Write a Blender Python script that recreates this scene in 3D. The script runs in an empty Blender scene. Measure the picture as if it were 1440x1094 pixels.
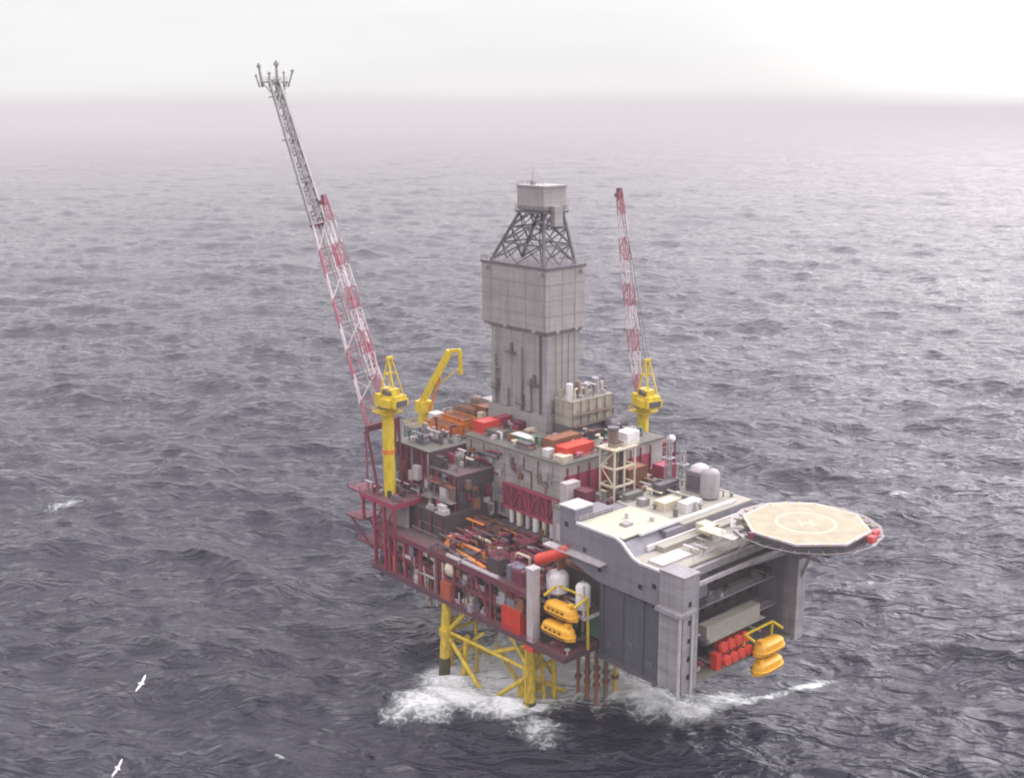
import bpy, math, random
import numpy as np
from mathutils import Vector, Matrix

R = math.radians
random.seed(7)
scene = bpy.context.scene
COL = scene.collection

# ------------------------------------------------------------------ frame
TH = math.atan2(.66, .751)            # heading of the platform
ORG = Vector((30.4, 191.0, 0.0))      # near corner of the living quarters, on the sea
CT, ST = math.cos(TH), math.sin(TH)


def W(p, q, z=0.0):
    return Vector((ORG.x + p * CT - q * ST, ORG.y + p * ST + q * CT, z))


# ------------------------------------------------------------------ materials
def nodes(name):
    m = bpy.data.materials.new(name)
    m.use_nodes = True
    nt = m.node_tree
    b = nt.nodes['Principled BSDF']
    return m, nt, b


def paint(name, col, rough=.55, dirt=.35, dirtcol=(.09, .06, .045), scale=.35, streak=3.0, metal=0.0, bump=.0):
    """painted steel: colour broken by grime, and rust-coloured runs that hang down"""
    m, nt, b = nodes(name)
    tc = nt.nodes.new('ShaderNodeTexCoord')
    mp = nt.nodes.new('ShaderNodeMapping')
    mp.inputs['Scale'].default_value = (1, 1, 1 / streak)
    n1 = nt.nodes.new('ShaderNodeTexNoise')
    n1.inputs['Scale'].default_value = scale * 2.2
    n1.inputs['Detail'].default_value = 6
    n1.inputs['Roughness'].default_value = .65
    rp = nt.nodes.new('ShaderNodeValToRGB')
    rp.color_ramp.elements[0].position = .42
    rp.color_ramp.elements[1].position = .72
    mul = nt.nodes.new('ShaderNodeMath'); mul.operation = 'MULTIPLY'; mul.inputs[1].default_value = dirt
    mix = nt.nodes.new('ShaderNodeMix'); mix.data_type = 'RGBA'
    mix.inputs['A'].default_value = (*col, 1); mix.inputs['B'].default_value = (*dirtcol, 1)
    n2 = nt.nodes.new('ShaderNodeTexNoise'); n2.inputs['Scale'].default_value = scale * 5
    n2.inputs['Detail'].default_value = 3
    hs = nt.nodes.new('ShaderNodeHueSaturation')
    mr = nt.nodes.new('ShaderNodeMapRange'); mr.inputs['To Min'].default_value = .82; mr.inputs['To Max'].default_value = 1.15
    L = nt.links.new
    L(tc.outputs['Object'], mp.inputs['Vector']); L(mp.outputs[0], n1.inputs['Vector']); L(tc.outputs['Object'], n2.inputs['Vector'])
    L(n1.outputs['Fac'], rp.inputs[0]); L(rp.outputs[0], mul.inputs[0]); L(mul.outputs[0], mix.inputs['Factor'])
    L(mix.outputs['Result'], hs.inputs['Color']); L(n2.outputs['Fac'], mr.inputs['Value']); L(mr.outputs[0], hs.inputs['Value'])
    L(hs.outputs[0], b.inputs['Base Color'])
    b.inputs['Roughness'].default_value = rough
    b.inputs['Metallic'].default_value = metal
    return m


def cladding(name, c1, c2, band=2.6, rib=.6, dirt=.25, rough=.6, joint=.72):
    """profiled wall sheeting: courses of slightly different panels with weathered joints"""
    m, nt, b = nodes(name)
    L = nt.links.new
    tc = nt.nodes.new('ShaderNodeTexCoord')
    sp = nt.nodes.new('ShaderNodeSeparateXYZ'); L(tc.outputs['Object'], sp.inputs[0])
    ad = nt.nodes.new('ShaderNodeMath'); ad.operation = 'ADD'; L(sp.outputs[0], ad.inputs[0]); L(sp.outputs[1], ad.inputs[1])
    cb = nt.nodes.new('ShaderNodeCombineXYZ'); L(ad.outputs[0], cb.inputs[0]); L(sp.outputs[2], cb.inputs[1])
    br = nt.nodes.new('ShaderNodeTexBrick')
    br.inputs['Color1'].default_value = (*c1, 1); br.inputs['Color2'].default_value = (*c2, 1)
    br.inputs['Mortar'].default_value = (c1[0] * joint, c1[1] * joint, c1[2] * joint, 1)
    br.offset = 0
    br.inputs['Scale'].default_value = 1
    br.inputs['Mortar Size'].default_value = .05
    br.inputs['Brick Width'].default_value = 3.4
    br.inputs['Row Height'].default_value = band
    L(cb.outputs[0], br.inputs['Vector'])
    mp = nt.nodes.new('ShaderNodeMapping'); mp.inputs['Scale'].default_value = (1.1, 1.1, .16); L(tc.outputs['Object'], mp.inputs[0])
    n1 = nt.nodes.new('ShaderNodeTexNoise'); n1.inputs['Scale'].default_value = .7; n1.inputs['Detail'].default_value = 7
    L(mp.outputs[0], n1.inputs['Vector'])
    mp2 = nt.nodes.new('ShaderNodeMapping'); mp2.inputs['Scale'].default_value = (.12, .12, 1.2); L(tc.outputs['Object'], mp2.inputs[0])
    n2 = nt.nodes.new('ShaderNodeTexNoise'); n2.inputs['Scale'].default_value = .5; n2.inputs['Detail'].default_value = 5
    L(mp2.outputs[0], n2.inputs['Vector'])
    av = nt.nodes.new('ShaderNodeMath'); av.operation = 'ADD'; L(n1.outputs[0], av.inputs[0]); L(n2.outputs[0], av.inputs[1])
    mr = nt.nodes.new('ShaderNodeMapRange'); mr.inputs['From Min'].default_value = .7; mr.inputs['From Max'].default_value = 1.35
    mr.inputs['To Min'].default_value = 1.0 - dirt; mr.inputs['To Max'].default_value = 1.12
    L(av.outputs[0], mr.inputs['Value'])
    hs = nt.nodes.new('ShaderNodeHueSaturation'); L(br.outputs['Color'], hs.inputs['Color']); L(mr.outputs[0], hs.inputs['Value'])
    L(hs.outputs[0], b.inputs['Base Color'])
    wv = nt.nodes.new('ShaderNodeTexWave'); wv.wave_type = 'BANDS'; wv.bands_direction = 'X'
    wv.inputs['Scale'].default_value = 1 / rib / 2; L(cb.outputs[0], wv.inputs['Vector'])
    bp = nt.nodes.new('ShaderNodeBump'); bp.inputs['Strength'].default_value = .5; bp.inputs['Distance'].default_value = .08
    L(wv.outputs['Fac'], bp.inputs['Height']); L(bp.outputs[0], b.inputs['Normal'])
    b.inputs['Roughness'].default_value = rough
    return m


M = {}
M['yellow'] = paint('yellow_paint', (.62, .47, .02), .55, .6, (.22, .12, .02))
M['jyellow'] = paint('jacket_yellow_paint', (.60, .44, .03), .6, .85, (.18, .09, .03), scale=.7)
M['red'] = paint('red_paint', (.27, .035, .075), .55, .5, (.08, .03, .03))
M['bred'] = paint('bright_red_paint', (.55, .045, .025), .5, .35, (.15, .03, .03))
M['maroon'] = paint('dark_red_paint', (.14, .028, .05), .6, .5, (.05, .02, .03))
M['orange'] = paint('orange_paint', (.60, .19, .025), .5, .4, (.2, .08, .03))
M['boat'] = paint('lifeboat_orange', (.70, .36, .02), .5, .4, (.3, .14, .02), scale=.9)
M['white'] = paint('white_paint', (.58, .57, .57), .5, .3, (.3, .22, .18))
M['cream'] = paint('cream_paint', (.50, .45, .34), .5, .3, (.3, .2, .12))
M['pale'] = paint('pale_grey_paint', (.42, .39, .40), .55, .4, (.2, .14, .12))
M['grey'] = paint('grey_paint', (.26, .25, .26), .6, .5, (.12, .08, .07))
M['dgrey'] = paint('dark_grey_paint', (.095, .09, .10), .65, .5, (.05, .03, .03))
M['steel'] = paint('galvanised_steel', (.28, .27, .28), .5, .5, (.12, .09, .07))
M['flare'] = paint('heat_greyed_steel', (.29, .285, .285), .7, .5, (.08, .07, .06))
M['deck'] = paint('green_grey_deck_paint', (.12, .13, .115), .8, .6, (.12, .07, .05), scale=.5, streak=1)
M['rdeck'] = paint('rusty_deck_paint', (.10, .075, .08), .85, .6, (.12, .05, .03), scale=.5, streak=1)
M['maroondark'] = paint('deep_maroon_paint', (.085, .03, .045), .8, .6, (.05, .04, .045), scale=.5)
M['rustred'] = paint('rust_red_paint', (.38, .09, .04), .6, .5, (.12, .05, .03))
M['tan'] = paint('worn_marking_paint', (.38, .35, .27), .8, .5, (.28, .25, .18), scale=1)
M['netgrey'] = paint('net_grey', (.30, .275, .27), .8, .4)
M['boomred'] = paint('faded_red_paint', (.32, .09, .13), .6, .4, (.2, .12, .12))
M['boomwhite'] = paint('faded_white_paint', (.50, .44, .46), .6, .4, (.3, .2, .2))
M['growth'] = paint('marine_growth', (.06, .055, .03), .9, .7, (.02, .03, .015), scale=2)
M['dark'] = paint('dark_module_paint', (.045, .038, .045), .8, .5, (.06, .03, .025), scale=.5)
M['brown'] = paint('brown_stack_steel', (.16, .11, .09), .7, .5, (.05, .03, .02))
M['rust'] = paint('rusty_steel', (.20, .08, .04), .85, .6, (.06, .03, .02))
M['green'] = paint('green_paint', (.10, .22, .15), .6, .4)
M['blue'] = paint('blue_grey_paint', (.13, .155, .20), .6, .4)
M['derrick'] = cladding('derrick_cladding', (.275, .262, .255), (.258, .245, .240), 2.3, .5, .2)
M['beigewall'] = cladding('beige_grey_cladding', (.33, .30, .29), (.28, .26, .25), 3.2, .7, .35)
M['lqdark'] = cladding('slate_blue_cladding', (.068, .070, .092), (.063, .065, .085), 3.3, .5, .12, joint=.9)
M['lqband'] = cladding('lilac_grey_cladding', (.165, .16, .185), (.148, .143, .168), 3.0, .6, .22)
M['lqpale'] = cladding('pale_grey_cladding', (.29, .277, .295), (.255, .242, .26), 3.3, .6, .38, joint=.6)
M['lqroof'] = paint('pale_green_roof', (.33, .345, .27), .7, .35, (.35, .33, .25), scale=.25, streak=1)
M['roofgrey'] = paint('weathered_roof', (.27, .26, .22), .75, .5, (.2, .18, .14), scale=.4, streak=1)
M['recess'] = cladding('shade_painted_recess_cladding', (.05, .05, .05), (.042, .042, .042), 3.0, .6, .3)  # wall colour darkened to carry the shade cast by the helideck
M['glass'] = paint('window_glass', (.02, .025, .03), .15, .1)
M['helired'] = paint('helideck_red', (.50, .06, .06), .7, .3, (.3, .1, .1))
M['black'] = paint('black_rubber', (.02, .02, .022), .7, .2)


M['housebeige'] = cladding('worn_beige_cladding', (.40, .36, .28), (.33, .30, .25), 2.6, .6, .45)


def heli_material():
    m, nt, b = nodes('helideck_paint')
    L = nt.links.new
    tc = nt.nodes.new('ShaderNodeTexCoord')
    n = nt.nodes.new('ShaderNodeTexNoise'); n.inputs['Scale'].default_value = .35; n.inputs['Detail'].default_value = 8
    L(tc.outputs['Object'], n.inputs['Vector'])
    r = nt.nodes.new('ShaderNodeValToRGB')
    r.color_ramp.elements[0].position = .35; r.color_ramp.elements[0].color = (.235, .21, .145, 1)
    r.color_ramp.elements[1].position = .7; r.color_ramp.elements[1].color = (.31, .28, .20, 1)
    L(n.outputs[0], r.inputs[0]); L(r.outputs[0], b.inputs['Base Color'])
    b.inputs['Roughness'].default_value = .8
    return m


M['heli'] = heli_material()


# ------------------------------------------------------------------ mesh builder
class MB:
    def __init__(s):
        s.v = []; s.f = []

    def add(s, vs, fs):
        o = len(s.v); s.v += [tuple(x) for x in vs]; s.f += [tuple(i + o for i in f) for f in fs]
        return s

    def box(s, p0, p1, q0, q1, z0, z1):
        v = [(p0, q0, z0), (p1, q0, z0), (p1, q1, z0), (p0, q1, z0), (p0, q0, z1), (p1, q0, z1), (p1, q1, z1), (p0, q1, z1)]
        return s.add(v, [(0, 3, 2, 1), (4, 5, 6, 7), (0, 1, 5, 4), (1, 2, 6, 5), (2, 3, 7, 6), (3, 0, 4, 7)])

    def cbox(s, c, w, d, h):
        return s.box(c[0] - w / 2, c[0] + w / 2, c[1] - d / 2, c[1] + d / 2, c[2], c[2] + h)

    def bar(s, a, b, w=.2, h=None):
        h = h or w
        a = Vector(a); b = Vector(b); d = (b - a)
        if d.length < 1e-5: return s
        d.normalize()
        up = Vector((0, 0, 1)) if abs(d.z) < .95 else Vector((1, 0, 0))
        x = d.cross(up).normalized() * w / 2; y = x.cross(d).normalized() * h / 2
        v = []
        for e in (a, b): v += [e - x - y, e + x - y, e + x + y, e - x + y]
        return s.add(v, [(0, 1, 2, 3), (7, 6, 5, 4), (0, 4, 5, 1), (1, 5, 6, 2), (2, 6, 7, 3), (3, 7, 4, 0)])

    def tube(s, a, b, r=.3, r2=None, n=10):
        r2 = r if r2 is None else r2
        a = Vector(a); b = Vector(b); d = (b - a).normalized()
        up = Vector((0, 0, 1)) if abs(d.z) < .95 else Vector((1, 0, 0))
        x = d.cross(up).normalized(); y = x.cross(d).normalized()
        v = []
        for e, rr in ((a, r), (b, r2)):
            for i in range(n):
                t = 2 * math.pi * i / n
                v.append(e + x * math.cos(t) * rr + y * math.sin(t) * rr)
        f = [(i, (i + 1) % n, n + (i + 1) % n, n + i) for i in range(n)]
        f += [tuple(range(n))[::-1], tuple(range(n, 2 * n))]
        return s.add(v, f)

    def path(s, pts, r=.2, n=8):
        for a, b in zip(pts, pts[1:]): s.tube(a, b, r, None, n)
        return s

    def lathe(s, c, prof, n=20, axis='z'):
        v = []; f = []
        for (r, h) in prof:
            for i in range(n):
                t = 2 * math.pi * i / n
                x, y = r * math.cos(t), r * math.sin(t)
                if axis == 'z': v.append((c[0] + x, c[1] + y, c[2] + h))
                elif axis == 'y': v.append((c[0] + x, c[1] + h, c[2] + y))
                else: v.append((c[0] + h, c[1] + x, c[2] + y))
        k = len(prof)
        for j in range(k - 1):
            for i in range(n):
                f.append((j * n + i, j * n + (i + 1) % n, (j + 1) * n + (i + 1) % n, (j + 1) * n + i))
        f += [tuple(range(n))[::-1], tuple(range((k - 1) * n, k * n))]
        return s.add(v, f)

    def prism(s, poly, z0, z1):
        n = len(poly)
        v = [(a, b, z0) for a, b in poly] + [(a, b, z1) for a, b in poly]
        return s.add(v, [tuple(range(n))[::-1], tuple(range(n, 2 * n))] + [(i, (i + 1) % n, n + (i + 1) % n, n + i) for i in range(n)])

    def side(s, poly, p0, p1):
        """profile drawn in (q, z), pushed out along p"""
        n = len(poly)
        v = [(p0, a, b) for a, b in poly] + [(p1, a, b) for a, b in poly]
        return s.add(v, [tuple(range(n))[::-1], tuple(range(n, 2 * n))] + [(i, (i + 1) % n, n + (i + 1) % n, n + i) for i in range(n)])

    def rail(s, pts, h=1.15, step=2.2, r=.07, close=False):
        pts = [Vector(x) for x in pts]
        if close: pts = pts + [pts[0]]
        for a, b in zip(pts, pts[1:]):
            L = (b - a).length; n = max(1, round(L / step))
            for i in range(n + 1):
                e = a.lerp(b, i / n); s.bar(e, e + Vector((0, 0, h)), r)
            for hh in (h, h * .55): s.bar(a + Vector((0, 0, hh)), b + Vector((0, 0, hh)), r)
        return s

    def stair(s, a, b, w=1.0, rail=True):
        a = Vector(a); b = Vector(b); d = (b - a); dh = Vector((d.x, d.y, 0)).normalized(); sd = Vector((-dh.y, dh.x, 0)) * w / 2
        for sg in (-1, 1):
            s.bar(a + sd * sg, b + sd * sg, .12, .3)
            if rail: s.bar(a + sd * sg + Vector((0, 0, 1)), b + sd * sg + Vector((0, 0, 1)), .08)
        n = max(2, int(abs(d.z) / .35))
        for i in range(n):
            e = a + d * ((i + .5) / n); s.cbox((e.x, e.y, e.z), .5 if abs(dh.x) > .5 else w, .5 if abs(dh.y) > .5 else w, .06)
        return s


def thing(name, label, cat, base, group=None):
    e = bpy.data.objects.new(name, None)
    COL.objects.link(e)
    e.location = W(*base); e.rotation_euler = (0, 0, TH)
    e.empty_display_size = .5
    e['label'] = label; e['category'] = cat
    if group: e['group'] = group
    e['_b'] = base
    return e


def root_of(o):
    while o.parent: o = o.parent
    return o


def part(parent, name, mb, mat, label=None, smooth=False):
    base = root_of(parent)['_b']
    me = bpy.data.meshes.new(name)
    me.from_pydata([(x - base[0], y - base[1], z - base[2]) for x, y, z in mb.v], [], mb.f)
    me.materials.append(M[mat] if isinstance(mat, str) else mat)
    if smooth:
        me.polygons.foreach_set('use_smooth', [True] * len(me.polygons))
        try: me.set_sharp_from_angle(angle=R(40))
        except Exception: pass
    me.update()
    o = bpy.data.objects.new(name, me)
    COL.objects.link(o)
    o.parent = parent
    if label: o['label'] = label
    return o


def copy_thing(root, base, label=None, rz=None):
    def cp(o, par):
        c = o.copy(); COL.objects.link(c); c.parent = par
        for k in list(o.children): cp(k, c)
        return c
    r = cp(root, None)
    r.location = W(*base); r['_b'] = base
    if rz is not None: r.rotation_euler = (0, 0, TH + rz)
    if label: r['label'] = label
    return r


# ------------------------------------------------------------------ lattice boom
def lattice_section(mb, a, b, wa, wb, sideways, n, rc, rb):
    """square lattice between two axis points; sideways = horizontal unit across the boom"""
    a = Vector(a); b = Vector(b); d = (b - a).normalized(); x = Vector(sideways).normalized(); y = d.cross(x).normalized()
    def cor(t):
        c = a.lerp(b, t); w = wa + (wb - wa) * t
        return [c + x * sx * w / 2 + y * sy * w / 2 for sx, sy in ((-1, -1), (1, -1), (1, 1), (-1, 1))]
    prev = cor(0)
    for i in range(1, n + 1):
        cur = cor(i / n)
        for k in range(4):
            mb.bar(prev[k], cur[k], rc)
            mb.bar(cur[k], cur[(k + 1) % 4], rb)
            if (i + k) % 2: mb.bar(prev[k], cur[(k + 1) % 4], rb)
            else: mb.bar(prev[(k + 1) % 4], cur[k], rb)
        prev = cur
    return mb


# ================================================================== JACKET
LEG = [(-6.2, 33.8), (-7.4, 59.5), (24, 33.8), (24, 59.5)]
jk = thing('steel_jacket', 'yellow tubular steel legs and braces standing in white foaming sea under the platform', 'platform legs', (8, 46, 0))
for i, (p, q) in enumerate(LEG):
    op = -1 if p < 0 else 1; oq = -1 if q < 45 else 1
    m = MB().tube((p + op * 1.0, q + oq * .8, -8), (p, q, 17), 1.25, 1.1, 16)
    lg = part(jk, 'leg', m, 'jyellow', smooth=True)
    part(lg, 'splash_zone', MB().tube((p + op * 1.0, q + oq * .8, -8), (p + op * .55, q + oq * .45, 2.6 + .3 * i), 1.32, 1.27, 16), 'growth', smooth=True)
    part(lg, 'collar', MB().tube((p + op * .35, q + oq * .3, 8.2), (p + op * .3, q + oq * .25, 9.6), 1.5, 1.5, 16), 'jyellow', smooth=True)
def brace(a, b, r=.45, mat='jyellow'): part(jk, 'brace', MB().tube(a, b, r, None, 10), mat, smooth=True)
P1, P2, P3, P4 = LEG
for (a, b) in ((P1, P2), (P3, P4), (P1, P3), (P2, P4)):
    brace((a[0], a[1], 9), (b[0], b[1], 9), .4)
    mx, my = (a[0] + b[0]) / 2, (a[1] + b[1]) / 2
    brace((a[0], a[1], 9), (a[0] * .72 + b[0] * .28, a[1] * .72 + b[1] * .28, 16.5), .5)
    brace((b[0], b[1], 9), (b[0] * .72 + a[0] * .28, b[1] * .72 + a[1] * .28, 16.5), .5)
    brace((a[0], a[1], 8), (mx, my, -3), .5); brace((b[0], b[1], 8), (mx, my, -3), .5)
brace((-5.2, 57, -4), (-6, 54.5, 9), .7)
brace((-4.5, 36.5, -4), (-5, 36.5, 14), .55)
brace((-2.2, 33.5, -4), (-3.2, 34.2, 15), .45)
part(jk, 'boat_landing', MB().box(-4.6, -1.0, 34.5, 39.5, 3.0, 3.3).box(-4.6, -4.2, 34.5, 39.5, .5, 3).rail([(-4.6, 34.5, 3.3), (-4.6, 39.5, 3.3), (-1, 39.5, 3.3)]), 'jyellow')
for k, (a_, b_, r_) in enumerate((((-3.2, 38.4, -5), (-3.4, 38.4, 16.4), .5), ((.4, 33.6, -5), (.2, 33.8, 16.4), .55), ((-4.4, 62, -5), (-4.8, 61.6, 16.4), .45), ((2.4, 36, -5), (2.4, 36, 16.4), .4), ((-2.6, 55.4, -5), (-2.8, 55.4, 16.4), .4))):
    part(jk, 'caisson', MB().tube(a_, b_, r_, None, 12), 'jyellow', smooth=True)
brace((-5.6, 34, 14.5), (2.6, 36, 4), .4); brace((-5.8, 35, 3.2), (3, 38, 15.5), .4); brace((-5.6, 35, 14), (-6.2, 45, 9), .5); brace((-6.4, 58, 4), (-3, 52, 10), .4)
part(jk, 'ladder', MB().bar((-8.2, 33.0, -2), (-7.6, 33.4, 16.5), .15).bar((-8.2, 32.4, -2), (-7.6, 32.8, 16.5), .15).stair((-4, 40, 3.2), (-4, 47, 9)), 'jyellow')
rnd = random.Random(3)
cg = 'well and riser pipes under the decks'
for k in range(9):
    p, q = 3 + (k % 3) * 2.8, 24 + (k // 3) * 2.6
    t = thing('riser_pipe', ('rust red', 'dull brown', 'yellow')[k % 3] + ' vertical riser pipe in the sea between jacket and living quarters', 'pipe', (p, q, 0), cg)
    part(t, 'pipe', MB().tube((p, q, -6), (p, q, 16.6), .38 + .1 * (k % 2), None, 10), ('rust', 'brown', 'jyellow')[k % 3], smooth=True)
    part(t, 'clamp', MB().tube((p, q, 6.0), (p, q, 6.7), .75, None, 10), 'rust', smooth=True)

# ================================================================== LOWER DECKS
def deck(name, label, p0, p1, q0, q1, z, mat='deck', edge='red', th=.9, rail_sides='fl', railmat='red', nb=0, base=None):
    t = thing(name, label, 'deck', ((p0 + p1) / 2, (q0 + q1) / 2, z))
    part(t, 'deck_plate', MB().box(p0 + .2, p1 - .2, q0 + .2, q1 - .2, z - .25, z), mat)
    g = MB()
    g.box(p0, p0 + .2, q0, q1, z - th, z + .08); g.box(p1 - .2, p1, q0, q1, z - th, z + .08)
    g.box(p0 + .2, p1 - .2, q0, q0 + .2, z - th, z + .08); g.box(p0 + .2, p1 - .2, q1 - .2, q1, z - th, z + .08)
    part(t, 'edge_girder', g, edge)
    b = MB(); n = max(2, int((q1 - q0) / 3.2))
    for i in range(1, n):
        y = q0 + (q1 - q0) * i / n; b.box(p0 + .25, p1 - .25, y - .12, y + .12, z - th + .1, z - .28)
    part(t, 'floor_beams', b, edge)
    r = MB()
    if 'f' in rail_sides: r.rail([(p0 + .1, q0 + .1, z + .05), (p0 + .1, q1 - .1, z + .05)])
    if 'l' in rail_sides: r.rail([(p0 + .1, q1 - .1, z + .05), (p1 - .1, q1 - .1, z + .05)])
    if 'r' in rail_sides: r.rail([(p0 + .1, q0 + .1, z + .05), (p1 - .1, q0 + .1, z + .05)])
    if r.v: part(t, 'railing', r, railmat)
    return t


dk1 = deck('cellar_deck', 'lowest open deck of the platform with dark red girders, just above the yellow legs', -9, 42, 21, 86, 17.2, 'rdeck', 'maroondark', .9, 'frl')
dk2 = deck('mezzanine_deck', 'second open deck with grey plating and red rail above the yellow legs', -8, 42, 32, 86, 22.0, 'rdeck', 'maroon', .8, 'f')
dk3 = deck('process_deck', 'broad pipe covered deck at the foot of the beige module wall', -8.5, 44, 32, 86, 27.0, 'rdeck', 'maroon', 1.1, 'fl')
dk4 = deck('laydown_deck', 'upper left deck around the foot of the yellow crane pedestal', -9, 1, 76.5, 90, 34.0, 'rdeck', 'red', 1.2, 'flr')

# columns and diagonals of the lower decks
for q in (22, 27.5, 38, 44, 50, 56, 62, 68, 74, 80, 85.5):
    big = q in (68, 74, 80, 85.5)
    if q > 30: part(dk3, 'column', MB().box(-8.2, -7.6, q - .3, q + .3, 17.3, 26), 'red' if big else 'maroon')
    part(dk1, 'column', MB().box(8, 8.7, q - .3, q + .3, 17.3, 25.9), 'maroon')
for q0, q1 in ((44, 50), (56, 62), (68, 74), (80, 85.5)):
    part(dk3, 'diagonal', MB().bar((-7.9, q0, 17.5), (-7.9, q1, 26), .35), 'red')
for q in (77, 81, 85, 89.4):
    part(dk4, 'column', MB().box(-8.7, -8.1, q - .3, q + .3, 17.3 if q < 86 else 27, 33), 'red')
for q0, q1 in ((77, 81), (81, 85)):
    part(dk4, 'diagonal', MB().bar((-8.4, q0, 33), (-8.4, q1, 27.2), .35), 'red')
part(dk4, 'wall_panel', MB().box(-4.5, -4.2, 77.2, 89, 27.1, 32.7), 'grey', 'grey blue wall under the crane')
part(dk4, 'outrigger', MB().box(-9.0, -4, 90, 96, 26.6, 27).rail([(-9, 90, 27), (-9, 96, 27), (-4, 96, 27)]).bar((-8.5, 95, 26.6), (-8.5, 86, 21), .4).bar((-4.5, 95, 26.6), (-4.5, 86, 21), .4), 'maroon')
part(dk4, 'outrigger', MB().box(-9.0, -3, 90, 95, 33.6, 34).rail([(-9, 90, 34), (-9, 95, 34), (-3, 95, 34)]).box(-9, -4, 86, 92, 21.6, 22).rail([(-9, 86, 22), (-9, 92, 22), (-4, 92, 22)]), 'maroon')
# dark rooms inside the lower decks
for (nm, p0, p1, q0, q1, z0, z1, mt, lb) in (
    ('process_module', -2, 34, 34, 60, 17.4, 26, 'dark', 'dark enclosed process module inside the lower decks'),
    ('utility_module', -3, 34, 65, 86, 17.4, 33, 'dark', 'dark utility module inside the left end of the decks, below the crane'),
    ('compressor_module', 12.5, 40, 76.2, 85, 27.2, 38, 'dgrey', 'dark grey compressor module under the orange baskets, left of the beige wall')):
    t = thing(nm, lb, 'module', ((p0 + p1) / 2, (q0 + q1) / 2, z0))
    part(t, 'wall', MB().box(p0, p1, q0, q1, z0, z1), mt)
    v = MB(); dd = MB()
    for k in range(int((q1 - q0) / 4)):
        y = q0 + 2 + k * 4
        v.box(p0 - .25, p0 - .02, y, y + 1.6, z0 + 3.0, z0 + 4.6)
        dd.bar((p0 - .3, y - .8, z0), (p0 - .3, y - .8, z1 - .5), .3)
    part(t, 'louvre', v, 'grey'); part(t, 'stanchion', dd, 'maroon')

# pipes on the process deck, one part each
rnd = random.Random(11)
pm = ['rust', 'pale', 'dgrey', 'grey', 'maroon', 'brown', 'orange', 'steel', 'red', 'dgrey', 'maroon', 'cream', 'rust']
for k in range(40):
    p = -7.5 + rnd.random() * 17; q0 = 33.5 + rnd.random() * 32; q1 = q0 + 2.5 + rnd.random() ** 2 * 14; q1 = min(q1, 74)
    z = 27.5 + rnd.random() * 2.6; r = .12 + rnd.random() * .24
    pts = [(p, q0, 27.1), (p, q0, z), (p, q1, z), (p + rnd.uniform(-2, 2), q1, z), (p + rnd.uniform(-2, 2), q1, 27.1)]
    pts[4] = (pts[3][0], q1, 27.1)
    part(dk3, 'pipe', MB().path(pts, r), pm[k % len(pm)], smooth=True)
for k in range(24):
    q = 35 + rnd.random() * 48; z = rnd.choice((19, 20.5, 24, 25)); r = .12 + rnd.random() * .25
    a = -7.2 + rnd.random() * 3
    part(dk2 if z > 22 else dk1, 'pipe', MB().path([(a, q, z), (a, min(q + 5 + rnd.random() * 14, 84), z), (a, min(q + 5 + rnd.random() * 14, 84), z - 1.5)], r), pm[(k * 3) % len(pm)], smooth=True)
part(dk3, 'pipe', MB().path([(1, 66, 28.2), (-5.5, 62, 28.2), (-7.5, 46, 28.0)], .42), 'orange', smooth=True)
part(dk3, 'pipe', MB().path([(3, 74, 28.2), (-2, 70, 28.2), (-4, 56, 28.2)], .55), 'orange', smooth=True)
part(dk3, 'pipe', MB().path([(-8.2, 58, 27.6), (-8.2, 41, 27.6)], .5), 'pale', smooth=True)


# ------------------------------------------------------------------ small equipment makers
def vessel(name, label, c, r, L, axis, mat, group=None, legs=True):
    """horizontal tank with dished ends on saddles; c = centre of its underside"""
    t = thing(name, label, 'tank', c, group)
    pr = [(.02, -L / 2 - r * .45), (r * .6, -L / 2 - r * .3), (r, -L / 2), (r, L / 2), (r * .6, L / 2 + r * .3), (.02, L / 2 + r * .45)]
    part(t, 'shell', MB().lathe((c[0], c[1], c[2] + r + .5), pr, 18, axis), mat, smooth=True)
    for s in (-.3, .3):
        a = (c[0] + (s * L if axis == 'x' else 0), c[1] + (s * L if axis == 'y' else 0))
        part(t, 'saddle', MB().box(a[0] - (.2 if axis == 'x' else r * .7), a[0] + (.2 if axis == 'x' else r * .7), a[1] - (.2 if axis == 'y' else r * .7), a[1] + (.2 if axis == 'y' else r * .7), c[2], c[2] + .9), 'dgrey')
    part(t, 'nozzle', MB().tube((c[0], c[1], c[2] + 2 * r + .4), (c[0], c[1], c[2] + 2 * r + 1.2), .22), 'steel', smooth=True)
    return t


def vtank(name, label, c, r, h, mat, group=None, band=None):
    t = thing(name, label, 'tank', c, group)
    part(t, 'shell', MB().lathe(c, [(r, .4), (r, h), (r * .8, h + r * .3), (r * .3, h + r * .45)], 18), mat, smooth=True)
    part(t, 'skirt', MB().lathe(c, [(r * .85, 0), (r * .85, .4)], 18), 'dgrey', smooth=True)
    part(t, 'nozzle', MB().tube((c[0], c[1], c[2] + h + r * .4), (c[0], c[1], c[2] + h + r * .4 + .6), .18), 'steel')
    return t


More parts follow.
